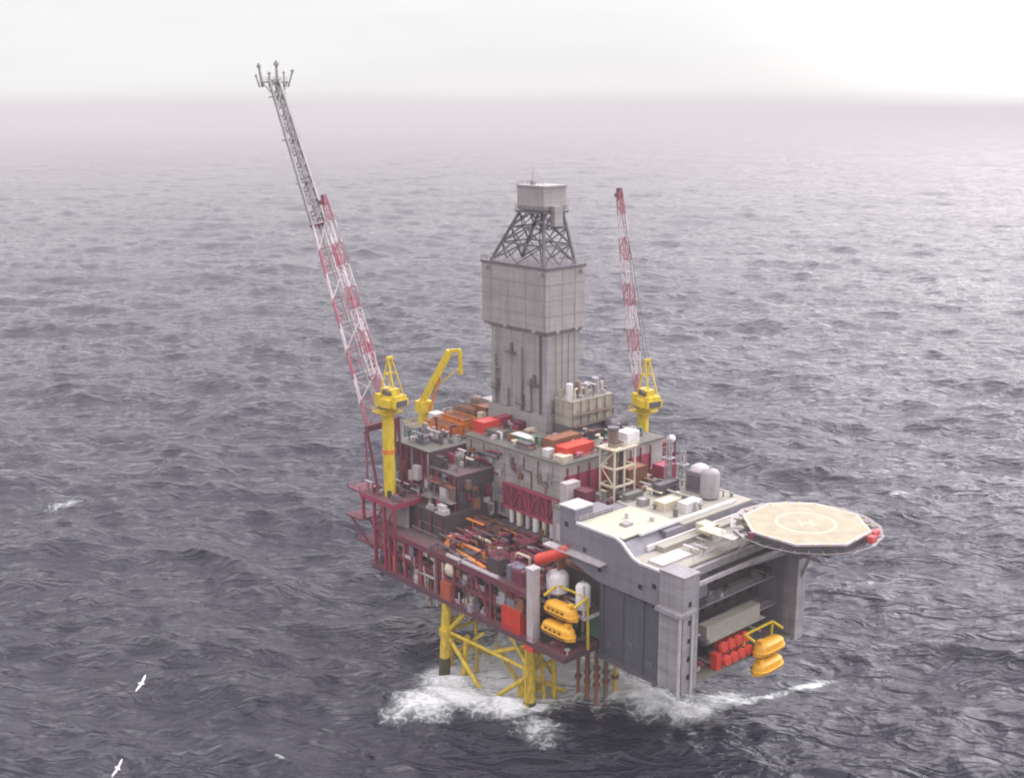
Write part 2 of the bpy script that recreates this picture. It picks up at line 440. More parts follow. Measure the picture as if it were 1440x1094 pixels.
def container(label, c, w, d, h, mat, group=None, name='container', lid=None):
    t = thing(name, label, 'container', c, group)
    p0, p1, q0, q1 = c[0] - w / 2, c[0] + w / 2, c[1] - d / 2, c[1] + d / 2
    part(t, 'body', MB().box(p0 + .08, p1 - .08, q0 + .08, q1 - .08, c[2] + .12, c[2] + h - .1), mat)
    f = rb = MB()
    for a in (p0, p1 - .16):
        for b in (q0, q1 - .16): f.box(a, a + .16, b, b + .16, c[2], c[2] + h)
    for z in (c[2], c[2] + h - .16):
        for a in (p0, p1 - .16): f.box(a + .01, a + .15, q0 + .16, q1 - .16, z, z + .16)
        for b in (q0, q1 - .16): f.box(p0 + .16, p1 - .16, b + .01, b + .15, z, z + .16)
    for i in range(1, int(d / .6)): rb.box(p0 - .0, p0 + .07, q0 + i * .6, q0 + i * .6 + .25, c[2] + .2, c[2] + h - .2)
    for i in range(1, int(w / .6)): rb.box(p0 + i * .6, p0 + i * .6 + .25, q0, q0 + .07, c[2] + .2, c[2] + h - .2)
    part(t, 'frame', f, mat)
    if lid: part(t, 'lid', MB().box(p0 + .2, p1 - .2, q0 + .2, q1 - .2, c[2] + h - .1, c[2] + h + .1), lid)
    return t


def basket(label, c, w, d, h, mat, group=None):
    t = thing('cargo_basket', label, 'basket', c, group)
    p0, p1, q0, q1 = c[0] - w / 2, c[0] + w / 2, c[1] - d / 2, c[1] + d / 2
    f = MB()
    f.box(p0, p1, q0, q1, c[2], c[2] + .2)
    for a, b in ((p0, 'p'), (p1 - .1, 'p')):
        f.box(a, a + .1, q0, q1, c[2] + h * .35, c[2] + h * .55); f.box(a, a + .1, q0, q1, c[2] + h - .2, c[2] + h)
    for b in (q0, q1 - .1):
        f.box(p0, p1, b + .005, b + .105, c[2] + h * .35, c[2] + h * .55); f.box(p0, p1, b + .005, b + .105, c[2] + h - .205, c[2] + h - .005)
    f.box(p0 + .12, p1 - .12, q0 + .12, q1 - .12, c[2] + .2, c[2] + h * .8)
    n = max(2, int(d / 1.2)); s = f
    for i in range(n + 1):
        y = q0 + (q1 - q0 - .15) * i / n; s.box(p0 - .03, p0 + .12, y, y + .15, c[2] + .1, c[2] + h + .01); s.box(p1 - .12, p1 + .03, y, y + .15, c[2] + .1, c[2] + h + .01)
    part(t, 'frame', f, mat)
    l = MB()
    for i in range(5):
        x = p0 + .5 + (w - 1) * i / 4; l.tube((x, q0 + .3, c[2] + h * .8 + .2), (x, q1 - .3, c[2] + h * .8 + .2), .22, None, 8)
    part(t, 'pipe_load', l, 'rust', smooth=True)
    return t


# ================================================================== LIFEBOATS
def lifeboat(label, c, group):
    """enclosed boat lying along q, keel at c"""
    t = thing('lifeboat', label, 'lifeboat', c, group)
    L = 9.0; hw = 1.75
    def loft(secs, closed_top):
        mb = MB(); n = len(secs[0][1]); v = []; f = []
        for y, ring in secs: v += [(c[0] + x, c[1] + y, c[2] + z) for x, z in ring]
        for j in range(len(secs) - 1):
            for i in range(n): f.append((j * n + i, j * n + (i + 1) % n, (j + 1) * n + (i + 1) % n, (j + 1) * n + i))
        f += [tuple(range(n))[::-1], tuple(range((len(secs) - 1) * n, len(secs) * n))]
        return mb.add(v, f)
    hull = []; can = []
    for i in range(13):
        u = -1 + 2 * i / 12; k = max(.06, (1 - abs(u) ** 4.5)) ** .6; w = hw * k; sheer = .25 * u * u
        hull.append((u * L / 2, [(0, .15 + .5 * abs(u) ** 3), (w * .55, .3 + .4 * abs(u) ** 3), (w * .9, .8), (w, 1.35 + sheer), (w * .8, 1.45 + sheer), (-w * .8, 1.45 + sheer), (-w, 1.35 + sheer), (-w * .9, .8), (-w * .55, .3 + .4 * abs(u) ** 3)]))
        k2 = max(.05, (1 - abs(u * 1.02) ** 7)) if abs(u) < .98 else .05
        h = 1.75 * k2 ** .5
        can.append((u * L / 2 * .93, [(w * .86, 1.4), (w * .84, 1.42 + h * .72), (w * .6, 1.42 + h * .95), (0, 1.42 + h), (-w * .6, 1.42 + h * .95), (-w * .84, 1.42 + h * .72), (-w * .86, 1.4)]))
    part(t, 'hull', loft(hull, 0), 'boat', smooth=True)
    part(t, 'canopy', loft(can, 0), 'boat', smooth=True)
    part(t, 'cockpit', MB().prism([(c[0] - .6, c[1] - 3.2), (c[0] + .6, c[1] - 3.2), (c[0] + .5, c[1] - 1.9), (c[0] - .5, c[1] - 1.9)], c[2] + 2.9, c[2] + 3.75), 'boat')
    for k in range(4): part(t, 'window', MB().box(c[0] - 1.60, c[0] - 1.44, c[1] - 2 + k * 1.3, c[1] - 1.5 + k * 1.3, c[2] + 1.8, c[2] + 2.15), 'glass')
    part(t, 'fender', MB().box(c[0] - hw - .1, c[0] - hw + .03, c[1] - 3.2, c[1] + 3.2, c[2] + 1.22, c[2] + 1.42), 'black')
    return t


gl = 'orange enclosed lifeboats hanging in davits'
L1 = lifeboat('orange enclosed lifeboat hanging lowest below the white tanks', (-6.8, 24.9, 19.7), gl)
copy_thing(L1, (-5.6, 25.4, 23.3), 'orange lifeboat hanging just above the lowest boat, directly under the white tanks')
copy_thing(L1, (24.3, -2.2, 12.0), 'orange lifeboat hanging lowest in front of the living quarters below the helideck', rz=R(-90))
copy_thing(L1, (24.9, -1.9, 15.7), 'orange lifeboat stowed just above and behind the lowest boat below the helideck', rz=R(-90))


def davit(label, pts, mat, base):
    t = thing('boat_davit', label, 'davit', base, 'yellow davit frames of the lifeboats')
    for s in pts:
        part(t, 'arm', MB().bar(s[0], s[1], .4).bar(s[1], s[2], .4), mat)
    part(t, 'cross_beam', MB().bar(pts[0][1], pts[1][1], .35), mat)
    return t


davit('yellow davit frame holding the lifeboats under the white tanks', [((-2.6, 20.9, 17.3), (-2.9, 20.9, 28.3), (-6.6, 20.9, 27.2)), ((-2.6, 29.3, 17.3), (-2.9, 29.3, 28.3), (-6.6, 29.3, 27.2))], 'yellow', (-.5, 26, 17.3))
davit('yellow davit frame holding the lifeboats below the helideck', [((19.9, .6, 16.2), (19.9, .3, 20.6), (19.9, -2.2, 20.0)), ((28.9, .6, 16.2), (28.9, .3, 20.6), (28.9, -2.2, 20.0))], 'yellow', (27, 3, 16.2))

# ================================================================== EQUIPMENT ON THE NEAR FACE
sp = thing('ball_tank', 'cream spherical tank on the edge of the lower deck above the left yellow leg', 'tank', (-7.0, 57.6, 22.1))
part(sp, 'shell', MB().lathe((-7.0, 57.6, 24.2), [(1.95 * math.cos(a), 1.95 * math.sin(a)) for a in [R(x) for x in range(-88, 89, 16)]], 20), 'cream', smooth=True)
for a in range(4):
    x, y = -7 + 1.3 * math.cos(R(45 + 90 * a)), 57.6 + 1.3 * math.sin(R(45 + 90 * a))
    part(sp, 'leg', MB().bar((x, y, 22.1), (x, y, 23.2), .2), 'dgrey')
vessel('separator_tank', 'pale horizontal tank lying lengthwise behind the cream ball tank', (-4, 49, 22.1), 1.1, 8, 'y', 'pale')
container('bright red container at the deck edge beside the pale grey column', (-7.6, 36.9, 17.3), 2.4, 5.6, 5.2, 'bred')
container('rust red container at the deck edge below the cream ball tank', (-8, 58.2, 17.3), 1.9, 3.4, 4.0, 'rustred')
container('blue grey cabin on the pipe deck above the bright red container', (-5.5, 38.3, 27.1), 3, 3.6, 3.4, 'blue', name='cabin')
container('dark red box on the pipe deck left of the blue grey cabin', (-2, 45.5, 27.1), 3, 7, 2.2, 'maroon')
container('dark grey box on the pipe deck near the long pale pipe', (-5, 54, 27.1), 2.4, 4, 1.8, 'dgrey')
container('long black box lying at the foot of the beige wall', (9.5, 53, 27.1), 3.6, 17, 3.2, 'dark')
container('small rust brown box at the left end of the pipe deck', (3, 70, 27.1), 3, 5, 2.4, 'rust')
colm = thing('support_column', 'pale lilac grey column rising from the near yellow leg beside the red container', 'column', (-7.8, 31.2, 16.4))
part(colm, 'shaft', MB().box(-8.8, -6.9, 30.2, 32.0, 16.4, 32.4), 'pale'); part(colm, 'cap', MB().box(-9.0, -6.7, 30.0, 32.2, 32.4, 32.9), 'pale')
part(colm, 'base_ring', MB().box(-9.2, -6.5, 29.8, 32.4, 15.4, 16.4), 'bred')
lt = thing('launch_tube', 'bright red sloping cylinder lying above the white tanks by the pale column', 'cylinder', (-3, 31, 32.4))
part(lt, 'shell', MB().tube((-3.4, 34.5, 32.2), (-1.0, 28.0, 35.6), 1.25, None, 16), 'bred', smooth=True)
for k in (.25, .75): part(lt, 'cradle', MB().box(-3.4 + 2.4 * k - 1, -3.4 + 2.4 * k + 1, 34.5 - 6.5 * k - .2, 34.5 - 6.5 * k + .2, 31.2 + 0, 31.6 + 3.2 * k), 'rust')
vtank('storage_tank', 'white upright tank with pale green top left above the lifeboats', (-1.6, 30.6, 26.0), 2.3, 3.6, 'white')
vtank('storage_tank', 'white upright tank right above the lifeboats beside the slate blue wall', (-1.6, 23.4, 24.6), 1.5, 5.0, 'white')
mz = deck('lifeboat_deck', 'small grey deck carrying the white tanks above the lifeboats', -3.9, 8, 20.6, 33.4, 24.4, 'rdeck', 'pale', .6, '', 'pale')
for q in (21.2, 26, 31): part(mz, 'column', MB().box(-3.8, -3.4, q - .2, q + .2, 24.5, 31) if q != 26 else MB().box(.8, 1.3, q - .2, q + .2, 17.3, 23.8), 'pale')
part(mz, 'upper_plate', MB().box(.9, 8, 21, 33.5, 31.0, 31.3).rail([(1.0, 21, 31.3), (1.0, 33.4, 31.3)]), 'rust')
part(mz, 'pedestal', MB().box(-3.2, .2, 29, 32.2, 24.45, 26.0), 'dgrey')
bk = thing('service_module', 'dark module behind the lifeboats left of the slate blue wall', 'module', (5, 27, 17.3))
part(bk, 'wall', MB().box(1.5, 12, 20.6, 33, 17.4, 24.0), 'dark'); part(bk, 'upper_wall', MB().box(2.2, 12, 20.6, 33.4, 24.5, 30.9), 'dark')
part(bk, 'panel', MB().box(1.2, 1.45, 21.5, 24.5, 18, 23).box(1.2, 1.45, 28, 31.5, 18, 22), 'green')

# ------------------------------------------------------------------ clutter that belongs to the open decks
def clutter(parent, n, p0, p1, q0, q1, z, seed, zmax=3.0, pal=None, face=None):
    rg = random.Random(seed); pal = pal or ['dgrey', 'dark', 'grey', 'maroon', 'pale', 'rust', 'steel', 'brown', 'red', 'deck', 'cream', 'dark']
    for k in range(n):
        p = rg.uniform(p0, p1); q = rg.uniform(q0, q1); kind = rg.choice(('skid', 'pump', 'riser', 'tray', 'valve', 'panel')); mt = rg.choice(pal); h = rg.uniform(.8, zmax)
        if kind == 'skid':
            w, d = rg.uniform(1, 2.6), rg.uniform(1, 3.6)
            part(parent, 'equipment_skid', MB().cbox((p, q, z), w, d, h * .5).cbox((p, q, z + h * .5), w * .6, d * .7, h * .4), mt)
        elif kind == 'pump':
            part(parent, 'pump', MB().lathe((p, q, z + .8), [(.2, -1.3), (.6, -1.1), (.6, .3), (.35, .4), (.35, 1.2)], 12, rg.choice('xy')).cbox((p, q, z), .9, .9, .7), mt, smooth=True)
        elif kind == 'riser':
            part(parent, 'riser', MB().path([(p, q, z), (p, q, z + h), (p + rg.uniform(-2, 2), q, z + h), (p, q + rg.uniform(-3, 3), z + h * .9)][:3], rg.uniform(.12, .3)), mt, smooth=True)
        elif kind == 'tray':
            L_ = rg.uniform(3, 8); part(parent, 'cable_tray', MB().box(p - .35, p + .35, max(q0, q - L_ / 2), min(q1, q + L_ / 2), z + h, z + h + .15).bar((p, q, z), (p, q, z + h), .18), mt)
        elif kind == 'valve':
            part(parent, 'valve', MB().tube((p, q, z), (p, q, z + h * .6), .22).tube((p, q, z + h * .6), (p, q, z + h * .6 + .15), .6, None, 12), mt, smooth=True)
        else:
            part(parent, 'control_panel', MB().cbox((p, q, z), .5, rg.uniform(.8, 2), min(h, 2.2)), mt)


PD = ['dgrey', 'dark', 'maroon', 'rust', 'dark', 'grey', 'brown', 'steel', 'dark', 'red', 'pale']
clutter(dk3, 44, -7.5, 11, 33.5, 64, 27.05, 21, 3.6, PD)
for k in range(16):
    part(dk3, 'pipe_gantry', MB().bar((-7.2 + k % 4 * 4.6, 35 + k * 1.8, 27), (-7.2 + k % 4 * 4.6, 35 + k * 1.8, 30.5), .22).bar((-4.4 + k % 4 * 4.6, 35 + k * 1.8, 27), (-4.4 + k % 4 * 4.6, 35 + k * 1.8, 30.5), .22).bar((-7.6 + k % 4 * 4.6, 35 + k * 1.8, 30.3), (-4 + k % 4 * 4.6, 35 + k * 1.8, 30.3), .28), ('maroon', 'red', 'dgrey', 'rust')[k % 4])
clutter(dk1, 78, -8, -2.3, 34, 84, 17.25, 22, 4.2, PD + ['cream', 'orange', 'pale'])
clutter(dk2, 76, -7.4, -2.4, 33, 84, 22.05, 23, 4.0, PD + ['blue', 'cream'])
clutter(dk4, 26, -8, 0, 78, 89, 34.05, 24, 3.2, PD)
clutter(mz, 10, -3, 0, 21.5, 28, 24.45, 25, 2.0, PD)
clutter(dk1, 14, -7.5, 1, 22, 32, 17.25, 26, 2.5, PD)

rg4 = random.Random(77)
for k in range(44):
    y = rg4.uniform(33.5, 85); zz = rg4.choice((17.4, 18.6, 20, 22.2, 23.2, 24.4)); hh = rg4.uniform(.8, 2.6); ww = rg4.uniform(.6, 3.2); dp = rg4.uniform(.02, 2.2)
    part(dk1 if k % 2 else dk3, 'wall_panel', MB().box(-8.3 + dp, -8.15 + dp, y - ww / 2, y + ww / 2, zz, zz + hh), rg4.choice(['maroon', 'dark', 'dgrey', 'grey', 'red', 'rust', 'brown', 'lqband', 'maroondark', 'blue', 'pale']))
for k in range(22):
    y = rg4.uniform(34, 84); part(dk1, 'hanging_riser', MB().tube((-8.5 + rg4.uniform(0, 1.4), y, rg4.uniform(13.5, 16.3)), (-8.0, y, rg4.uniform(19, 26)), rg4.uniform(.1, .26)), rg4.choice(['maroon', 'grey', 'pale', 'rust', 'brown', 'cream']), smooth=True)
clutter(dk3, 34, -7.2, 10.5, 34, 64, 27.05, 79, 5.2, ['maroon', 'dark', 'maroondark', 'rust', 'red', 'dgrey', 'brown', 'maroon', 'dark', 'orange'])
for k in range(10):
    x = rg4.uniform(-6.5, 7); y = rg4.uniform(36, 62); w_, d_, h_ = rg4.uniform(1.8, 3.6), rg4.uniform(2, 5), rg4.uniform(2.2, 4.4)
    part(dk3, 'equipment_module', MB().cbox((x, y, 27.05), w_, d_, h_), rg4.choice(['maroondark', 'dark', 'dgrey', 'maroon', 'dark']))
    part(dk3, 'equipment_frame', MB().rail([(x - w_ / 2, y - d_ / 2, 27.05 + h_), (x + w_ / 2, y - d_ / 2, 27.05 + h_), (x + w_ / 2, y + d_ / 2, 27.05 + h_), (x - w_ / 2, y + d_ / 2, 27.05 + h_)], 1, 1.4, .1, True), rg4.choice(['red', 'maroon', 'rust', 'grey']))

# upper left: stacked rooms between the crane and the beige wall
um = thing('machinery_module', 'dark maroon and grey machinery rooms between the left crane and the beige wall', 'module', (5, 74, 27))
part(um, 'wall', MB().box(1.2, 11.4, 66, 76.4, 27.1, 41.0), 'dark'); part(um, 'wall', MB().box(1.6, 13.8, 76.6, 90, 27.1, 44.2), 'maroondark')
part(um, 'roof', MB().box(1, 11.6, 65.8, 76.4, 41, 41.3), 'rdeck'); part(um, 'roof', MB().box(1.3, 14, 76.5, 90.2, 44.2, 44.5), 'deck')
for k in range(12):
    y = 66.6 + k * 2.05; part(um, 'stanchion', MB().bar((.9 if y < 76.4 else 1.3, y, 27.1), (.9 if y < 76.4 else 1.3, y, 40.8 if y < 76.4 else 44), .28), ('red', 'maroon', 'grey')[k % 3])
for k, (zz, pr0) in enumerate(((31, -1.2), (35, -.8), (38.5, -.4))):
    part(um, 'gallery', MB().box(pr0, .88, 66, 76.3, zz, zz + .2).rail([(pr0 + .1, 66, zz + .2), (pr0 + .1, 76.3, zz + .2)]), ('maroon', 'grey', 'rust')[k])
rg2 = random.Random(31)
for k in range(26):
    y = rg2.uniform(66.5, 89); zz = rg2.uniform(27.5, 38); hh = rg2.uniform(1.2, 3.6); ww = rg2.uniform(.6, 2.4); pp = .95 if y < 75 else 1.4
    if 75 <= y < 77: continue
    part(um, 'wall_unit', MB().box(pp - rg2.uniform(.3, 1.4), pp - .02, y - ww / 2, y + ww / 2, zz, zz + hh), rg2.choice(['dgrey', 'grey', 'maroon', 'red', 'pale', 'dark', 'brown', 'rust', 'lqband']))
clutter(um, 10, -2.6, .6, 65.5, 76, 33.05, 35, 2.4, PD)
for k in range(18):
    x = rg2.uniform(1.6, 10.6); zz = rg2.uniform(28, 38); hh = rg2.uniform(1.0, 3.0); ww = rg2.uniform(.6, 2.2); dd_ = rg2.uniform(.3, 1.2)
    part(um, 'wall_unit', MB().box(x - ww / 2, x + ww / 2, 66 - dd_, 65.98, zz, zz + hh), rg2.choice(['dgrey', 'grey', 'maroon', 'red', 'pale', 'rust', 'brown', 'lqband', 'dark']))
clutter(um, 14, 2, 10.5, 67, 75.5, 41.35, 33, 3.6, PD + ['pale', 'cream'])
clutter(um, 26, 2.2, 13, 77.5, 89, 44.55, 34, 4.6, ['grey', 'lqband', 'dgrey', 'pale', 'steel', 'lqband', 'maroon'])
part(um, 'duct', MB().path([(.4, 70, 28), (.4, 70, 40), (4, 70, 42)], .5).path([(.2, 73, 28), (.2, 73, 38), (.2, 69, 39.5)], .4), 'dgrey', smooth=True)
part(um, 'duct', MB().path([(11.2, 67.5, 30), (11.2, 67.5, 42), (8, 67.5, 44)], .55), 'maroon', smooth=True)

# ================================================================== MID BLOCK (beige module)
bm = thing('drilling_module', 'big beige grey clad module block in the middle of the platform under the drilling tower', 'module', (28, 60, 31))
part(bm, 'wall', MB().box(12, 44, 43.5, 76, 30.2, 46.6), 'beigewall')
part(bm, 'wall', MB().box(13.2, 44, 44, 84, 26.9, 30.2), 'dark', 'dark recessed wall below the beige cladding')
part(bm, 'roof', MB().box(11.6, 44.4, 43.1, 76.4, 46.6, 46.9), 'deck')
part(bm, 'railing', MB().rail([(11.8, 43.3, 46.9), (11.8, 76.2, 46.9)]).rail([(11.8, 43.3, 46.9), (44, 43.3, 46.9)]), 'steel')
part(bm, 'gallery_wall', MB().box(10.7, 11.98, 43.8, 61, 33.8, 38.8), 'maroon', 'dark red band along the beige wall')
g = MB()
for k in range(7):
    y = 43.8 + k * 2.87; g.bar((10.5, y, 33.6), (10.5, y, 39), .35)
    if k < 6: g.bar((10.5, y, 33.8 if k % 2 else 38.8), (10.5, y + 2.87, 38.8 if k % 2 else 33.8), .28)
g.bar((10.5, 43.6, 39), (10.5, 61.2, 39), .5); g.bar((10.5, 43.6, 33.6), (10.5, 61.2, 33.6), .5)
part(bm, 'gallery_truss', g, 'red')
for k in range(6):
    part(bm, 'vertical_duct', MB().tube((10.9, 45.2 + k * 2.7, 27.1), (10.9, 45.2 + k * 2.7, 33.4), .55 if k % 2 else .8, None, 12), ('pale', 'cream', 'white')[k % 3], smooth=True)
part(bm, 'pipe_bundle', MB().path([(11.5, 74, 31), (11.5, 74, 43), (11.5, 66, 45), (11.5, 63, 45)], .35).path([(11.6, 72.6, 30), (11.6, 72.6, 42)], .25).path([(11.6, 69, 30), (11.6, 69, 40), (11.6, 64, 40)], .3), 'maroon', smooth=True)
part(bm, 'pipe_bundle', MB().path([(11.3, 71, 30), (11.3, 71, 44), (11.3, 64, 44)], .45).path([(11.4, 67.5, 30), (11.4, 67.5, 38)], .5), 'dgrey', smooth=True)
part(bm, 'duct', MB().box(9.8, 11.98, 66, 68.4, 31, 37.5), 'pale')
part(bm, 'door', MB().box(11.9, 12.0 + .03, 62.6, 63.8, 31, 33.3).box(11.85, 11.98, 64.5, 65.6, 31, 33.3), 'dgrey')
wv = MB()
for k in range(9): wv.box(11.88, 12.02, 45 + k * 1.85, 46.1 + k * 1.85, 42.5, 44.2)
part(bm, 'louvre', wv, 'grey')
# end face towards the living quarters
part(bm, 'end_panel', MB().box(12.5, 40, 43.2, 43.46, 38, 44), 'red'); 
g = MB()
for k in range(9): g.bar((13 + k * 3.3, 43.0, 30.4), (13 + k * 3.3, 43.0, 46), .3)
for k in range(8): g.bar((13 + k * 3.3, 43.0, 31 if k % 2 else 37), (16.3 + k * 3.3, 43.0, 37 if k % 2 else 31), .22)
part(bm, 'end_frame', g, 'maroon')

ic = thing('intermediate_module', 'low cluttered grey deckhouse between the beige module and the living quarters', 'module', (20, 37, 27))
part(ic, 'wall', MB().box(8.5, 42, 32.5, 42.8, 24.5, 38.4), 'grey'); part(ic, 'roof', MB().box(8.3, 42.2, 32.2, 42.9, 38.4, 38.7), 'deck')
part(ic, 'railing', MB().rail([(8.4, 32.3, 38.7), (8.4, 42.8, 38.7)]).rail([(8.4, 32.3, 38.7), (42, 32.3, 38.7)]), 'pale')
part(ic, 'wall_panel', MB().box(8.2, 8.48, 34, 37, 31.5, 37).box(8.2, 8.48, 39, 41.5, 31.5, 35), 'pale')

# red, grey and green clutter on the beige module's roof, every box its own thing
container('large dark red box on the roof of the beige module near its right end', (19.5, 51.5, 46.9), 9, 3.4, 3.4, 'rust')
container('bright red box on the roof of the beige module in front of the tower', (19, 47, 46.9), 8.5, 3.6, 2.6, 'bred')
container('flat brown box between the roof boxes and the cream deckhouse', (22.0, 56, 46.9), 6, 3, 1.6, 'rust')
container('small dark container on the roof edge left of the larger red boxes', (14, 57.5, 46.9), 2.2, 4, 1.6, 'dgrey')
container('pale green container on the roof at the foot of the tower', (17.5, 62.0, 46.9), 3, 6.5, 1.5, 'green', lid='white')
container('grey green container on the roof left of the pale green one', (16.0, 69.5, 46.9), 3, 5, 1.6, 'deck')
container('cream box on the roof of the beige module at its right front corner', (14, 45.5, 46.9), 3, 3.2, 1.4, 'cream')
container('small white box behind the cream corner box on the module roof', (14, 50, 46.9), 2, 2, 1.8, 'white')
container('bright red container at the left end of the module roof', (16.5, 74.0, 46.9), 5, 4, 3.0, 'bred')
container('second red container at the left end of the roof, nearer the tower', (22.5, 75, 46.9), 4, 2.2, 2.6, 'red')
container('dark red container on the edge of the compressor module, left of the bright red one', (16, 80, 38.1), 5.5, 5.2, 4, 'red')
container('maroon container behind the bright red one beside the tower', (24, 71.2, 46.9), 2.6, 3, 1.8, 'maroon')

# catwalk slope
cw = thing('pipe_chute', 'long pale inclined pipe chute leading up from the crane side to the red containers', 'pipe chute', (12, 84, 40))
part(cw, 'trough', MB().bar((11, 88.5, 39.3), (13.5, 73.5, 45.2), 1.5, .5), 'cream')
part(cw, 'edge_rail', MB().bar((10.2, 88.5, 39.9), (12.7, 73.5, 45.8), .2).bar((11.8, 88.5, 39.9), (14.3, 73.5, 45.8), .2), 'pale')
part(cw, 'strut', MB().bar((11.5, 86, 27), (11.5, 86, 40), .3).bar((12.6, 79, 27), (12.6, 79, 42.6), .3), 'maroon')

# green grey pipe rack left of the tower with orange baskets on it
pr_ = thing('pipe_rack', 'green grey raised pipe rack deck left of the drilling tower', 'pipe rack', (27, 93, 38))
part(pr_, 'deck_plate', MB().box(14, 40, 84.5, 104, 42.6, 43), 'deck')
part(pr_, 'side_wall', MB().box(14.1, 14.4, 85, 103.6, 38.2, 42.6), 'green')
w2 = MB()
for k in range(16): w2.box(13.8, 14.08, 85.4 + k * 1.2, 85.7 + k * 1.2, 37.8, 43.2)
part(pr_, 'stanchions', w2, 'pale'); part(pr_, 'support', MB().box(16, 38, 85.5, 100, 27, 38.2), 'dgrey')
part(pr_, 'railing', MB().rail([(14.2, 84.7, 43), (14.2, 103.8, 43), (40, 103.8, 43)]), 'yellow')
basket('orange cargo basket at the near edge of the pipe rack beside the tower', (16.6, 90.5, 43.0), 4.2, 10, 3.0, 'orange')
basket('orange cargo basket behind the nearest one beside the tower', (21.5, 90.5, 43.0), 4.0, 9, 3.8, 'orange')
basket('brown cargo basket farthest back on the pipe rack', (26.4, 92.5, 43.0), 4, 8, 5.0, 'brown')
container('brown container standing behind the orange baskets', (27.5, 87, 45.8), 4, 4.4, 3.2, 'rust')
container('white round shouldered box at the foot of the yellow boom', (19.5, 97.2, 43.0), 3, 3, 3.6, 'white', name='cabin')
container('grey container behind the baskets against the tower', (32, 90, 43.0), 4, 5, 6.5, 'grey')
container('pale cabinet between the tower and the orange baskets', (25, 85.6, 43), 2, 1.6, 5, 'cream', name='cabinet')
vtank('mud_tank', 'small brown grey tank left of the tower behind the baskets', (31, 95.5, 43), 1.6, 5.6, 'brown')

# ================================================================== DRILLING TOWER
dt = thing('drilling_tower', 'tall grey clad drilling tower with a stepped wider upper half and open lattice crown', 'drilling tower', (30.5, 73, 46.9))
part(dt, 'lower_wall', MB().box(26, 36.5, 63.6, 83, 46.9, 69.8), 'derrick')
part(dt, 'base_skirt', MB().box(25.2, 37.2, 62.8, 83.6, 46.9, 51.0), 'derrick')
part(dt, 'corner_duct', MB().box(25.5, 27.0, 62.9, 64.4, 51, 69.8), 'lqpale')
part(dt, 'cable_tray', MB().box(25.8, 25.98, 65.2, 65.9, 51, 69.8), 'dgrey')
part(dt, 'upper_wall', MB().prism([(25, 62.6), (37.2, 62.6), (37.2, 85.2), (25, 85.2)], 71.0, 85.2), 'derrick')
# sloped shoulder between the two widths
s = MB(); lo = [(26, 63.6), (36.5, 63.6), (36.5, 83), (26, 83)]; hi = [(25, 62.6), (37.2, 62.6), (37.2, 85.2), (25, 85.2)]
s.add([(a, b, 69.8) for a, b in lo] + [(a, b, 71.0) for a, b in hi], [(0, 1, 5, 4), (1, 2, 6, 5), (2, 3, 7, 6), (3, 0, 4, 7), (3, 2, 1, 0)])
part(dt, 'shoulder', s, 'grey')
bt = MB()
for z in (74.6, 78.2, 81.8): bt.box(24.9, 37.3, 62.5, 85.3, z, z + .18)
for z in (54.5, 59, 64): bt.box(25.9, 36.6, 63.5, 83.1, z, z + .18)
part(dt, 'wall_rails', bt, 'grey')
part(dt, 'top_deck', MB().box(24.7, 37.5, 62.3, 85.5, 85.2, 85.7), 'dgrey')
part(dt, 'top_railing', MB().rail([(24.9, 62.5, 85.7), (24.9, 85.3, 85.7), (37.3, 85.3, 85.7), (37.3, 62.5, 85.7)], 1.2, 2, .09, True), 'grey')
# open pyramid
b0 = [(26, 64.5), (36, 64.5), (36, 83), (26, 83)]; b1 = [(28.3, 67.2), (34.5, 67.2), (34.5, 75.2), (28.3, 75.2)]
z0, z1 = 85.7, 97.4
def lv(t): return [(a[0] + (b[0] - a[0]) * t, a[1] + (b[1] - a[1]) * t, z0 + (z1 - z0) * t) for a, b in zip(b0, b1)]
for k in range(4):
    part(dt, 'crown_leg', MB().bar(lv(0)[k], lv(1)[k], .55), 'dgrey')
for i, (t0, t1) in enumerate(((0, .38), (.38, .7), (.7, 1))):
    A, B = lv(t0), lv(t1); m = MB()
    for k in range(4):
        a0, a1, c0, c1 = A[k], A[(k + 1) % 4], B[k], B[(k + 1) % 4]
        mid = tuple((x + y) / 2 for x, y in zip(a0, a1)); md = tuple((x + y) / 2 for x, y in zip(c0, c1))
        m.bar(c0, c1, .35); m.bar(a0, md, .3); m.bar(a1, md, .3); m.bar(mid, c0, .24); m.bar(mid, c1, .24)
    part(dt, 'crown_bracing', m, 'dgrey')
part(dt, 'crown_platform', MB().box(27.6, 35.4, 66.3, 76.1, 97.3, 97.8).rail([(27.7, 66.4, 97.8), (27.7, 76.0, 97.8), (35.3, 76.0, 97.8), (35.3, 66.4, 97.8)], 1.1, 1.6, .09, True), 'dgrey')
part(dt, 'crown_house', MB().box(28.0, 35, 66.7, 75.7, 98.0, 103.2).box(30, 32.5, 65.1, 66.7, 94.5, 99), 'derrick')
part(dt, 'crown_roof', MB().box(27.8, 35.2, 66.5, 75.9, 103.2, 103.6).rail([(28, 66.7, 103.6), (28, 75.7, 103.6)], .9, 1.8, .08), 'grey')
part(dt, 'antenna', MB().tube((30, 72.5, 103.6), (30, 72.5, 107.6), .12, .05).bar((29.2, 72.5, 106), (30.8, 72.5, 106), .1).box(29.5, 30.5, 72, 73, 103.6, 104.6), 'grey')
part(dt, 'ladder', MB().bar((25.6, 80.4, 51), (25.6, 80.4, 69.8), .12).bar((25.6, 81.0, 51), (25.6, 81.0, 69.8), .12).box(25.2, 25.98, 79.4, 82, 60, 60.15), 'grey')
rb_ = MB()
for k in range(1, 5): rb_.box(25.9, 26.0, 63.6 + k * 4.0, 63.74 + k * 4.0, 51.05, 69.7)
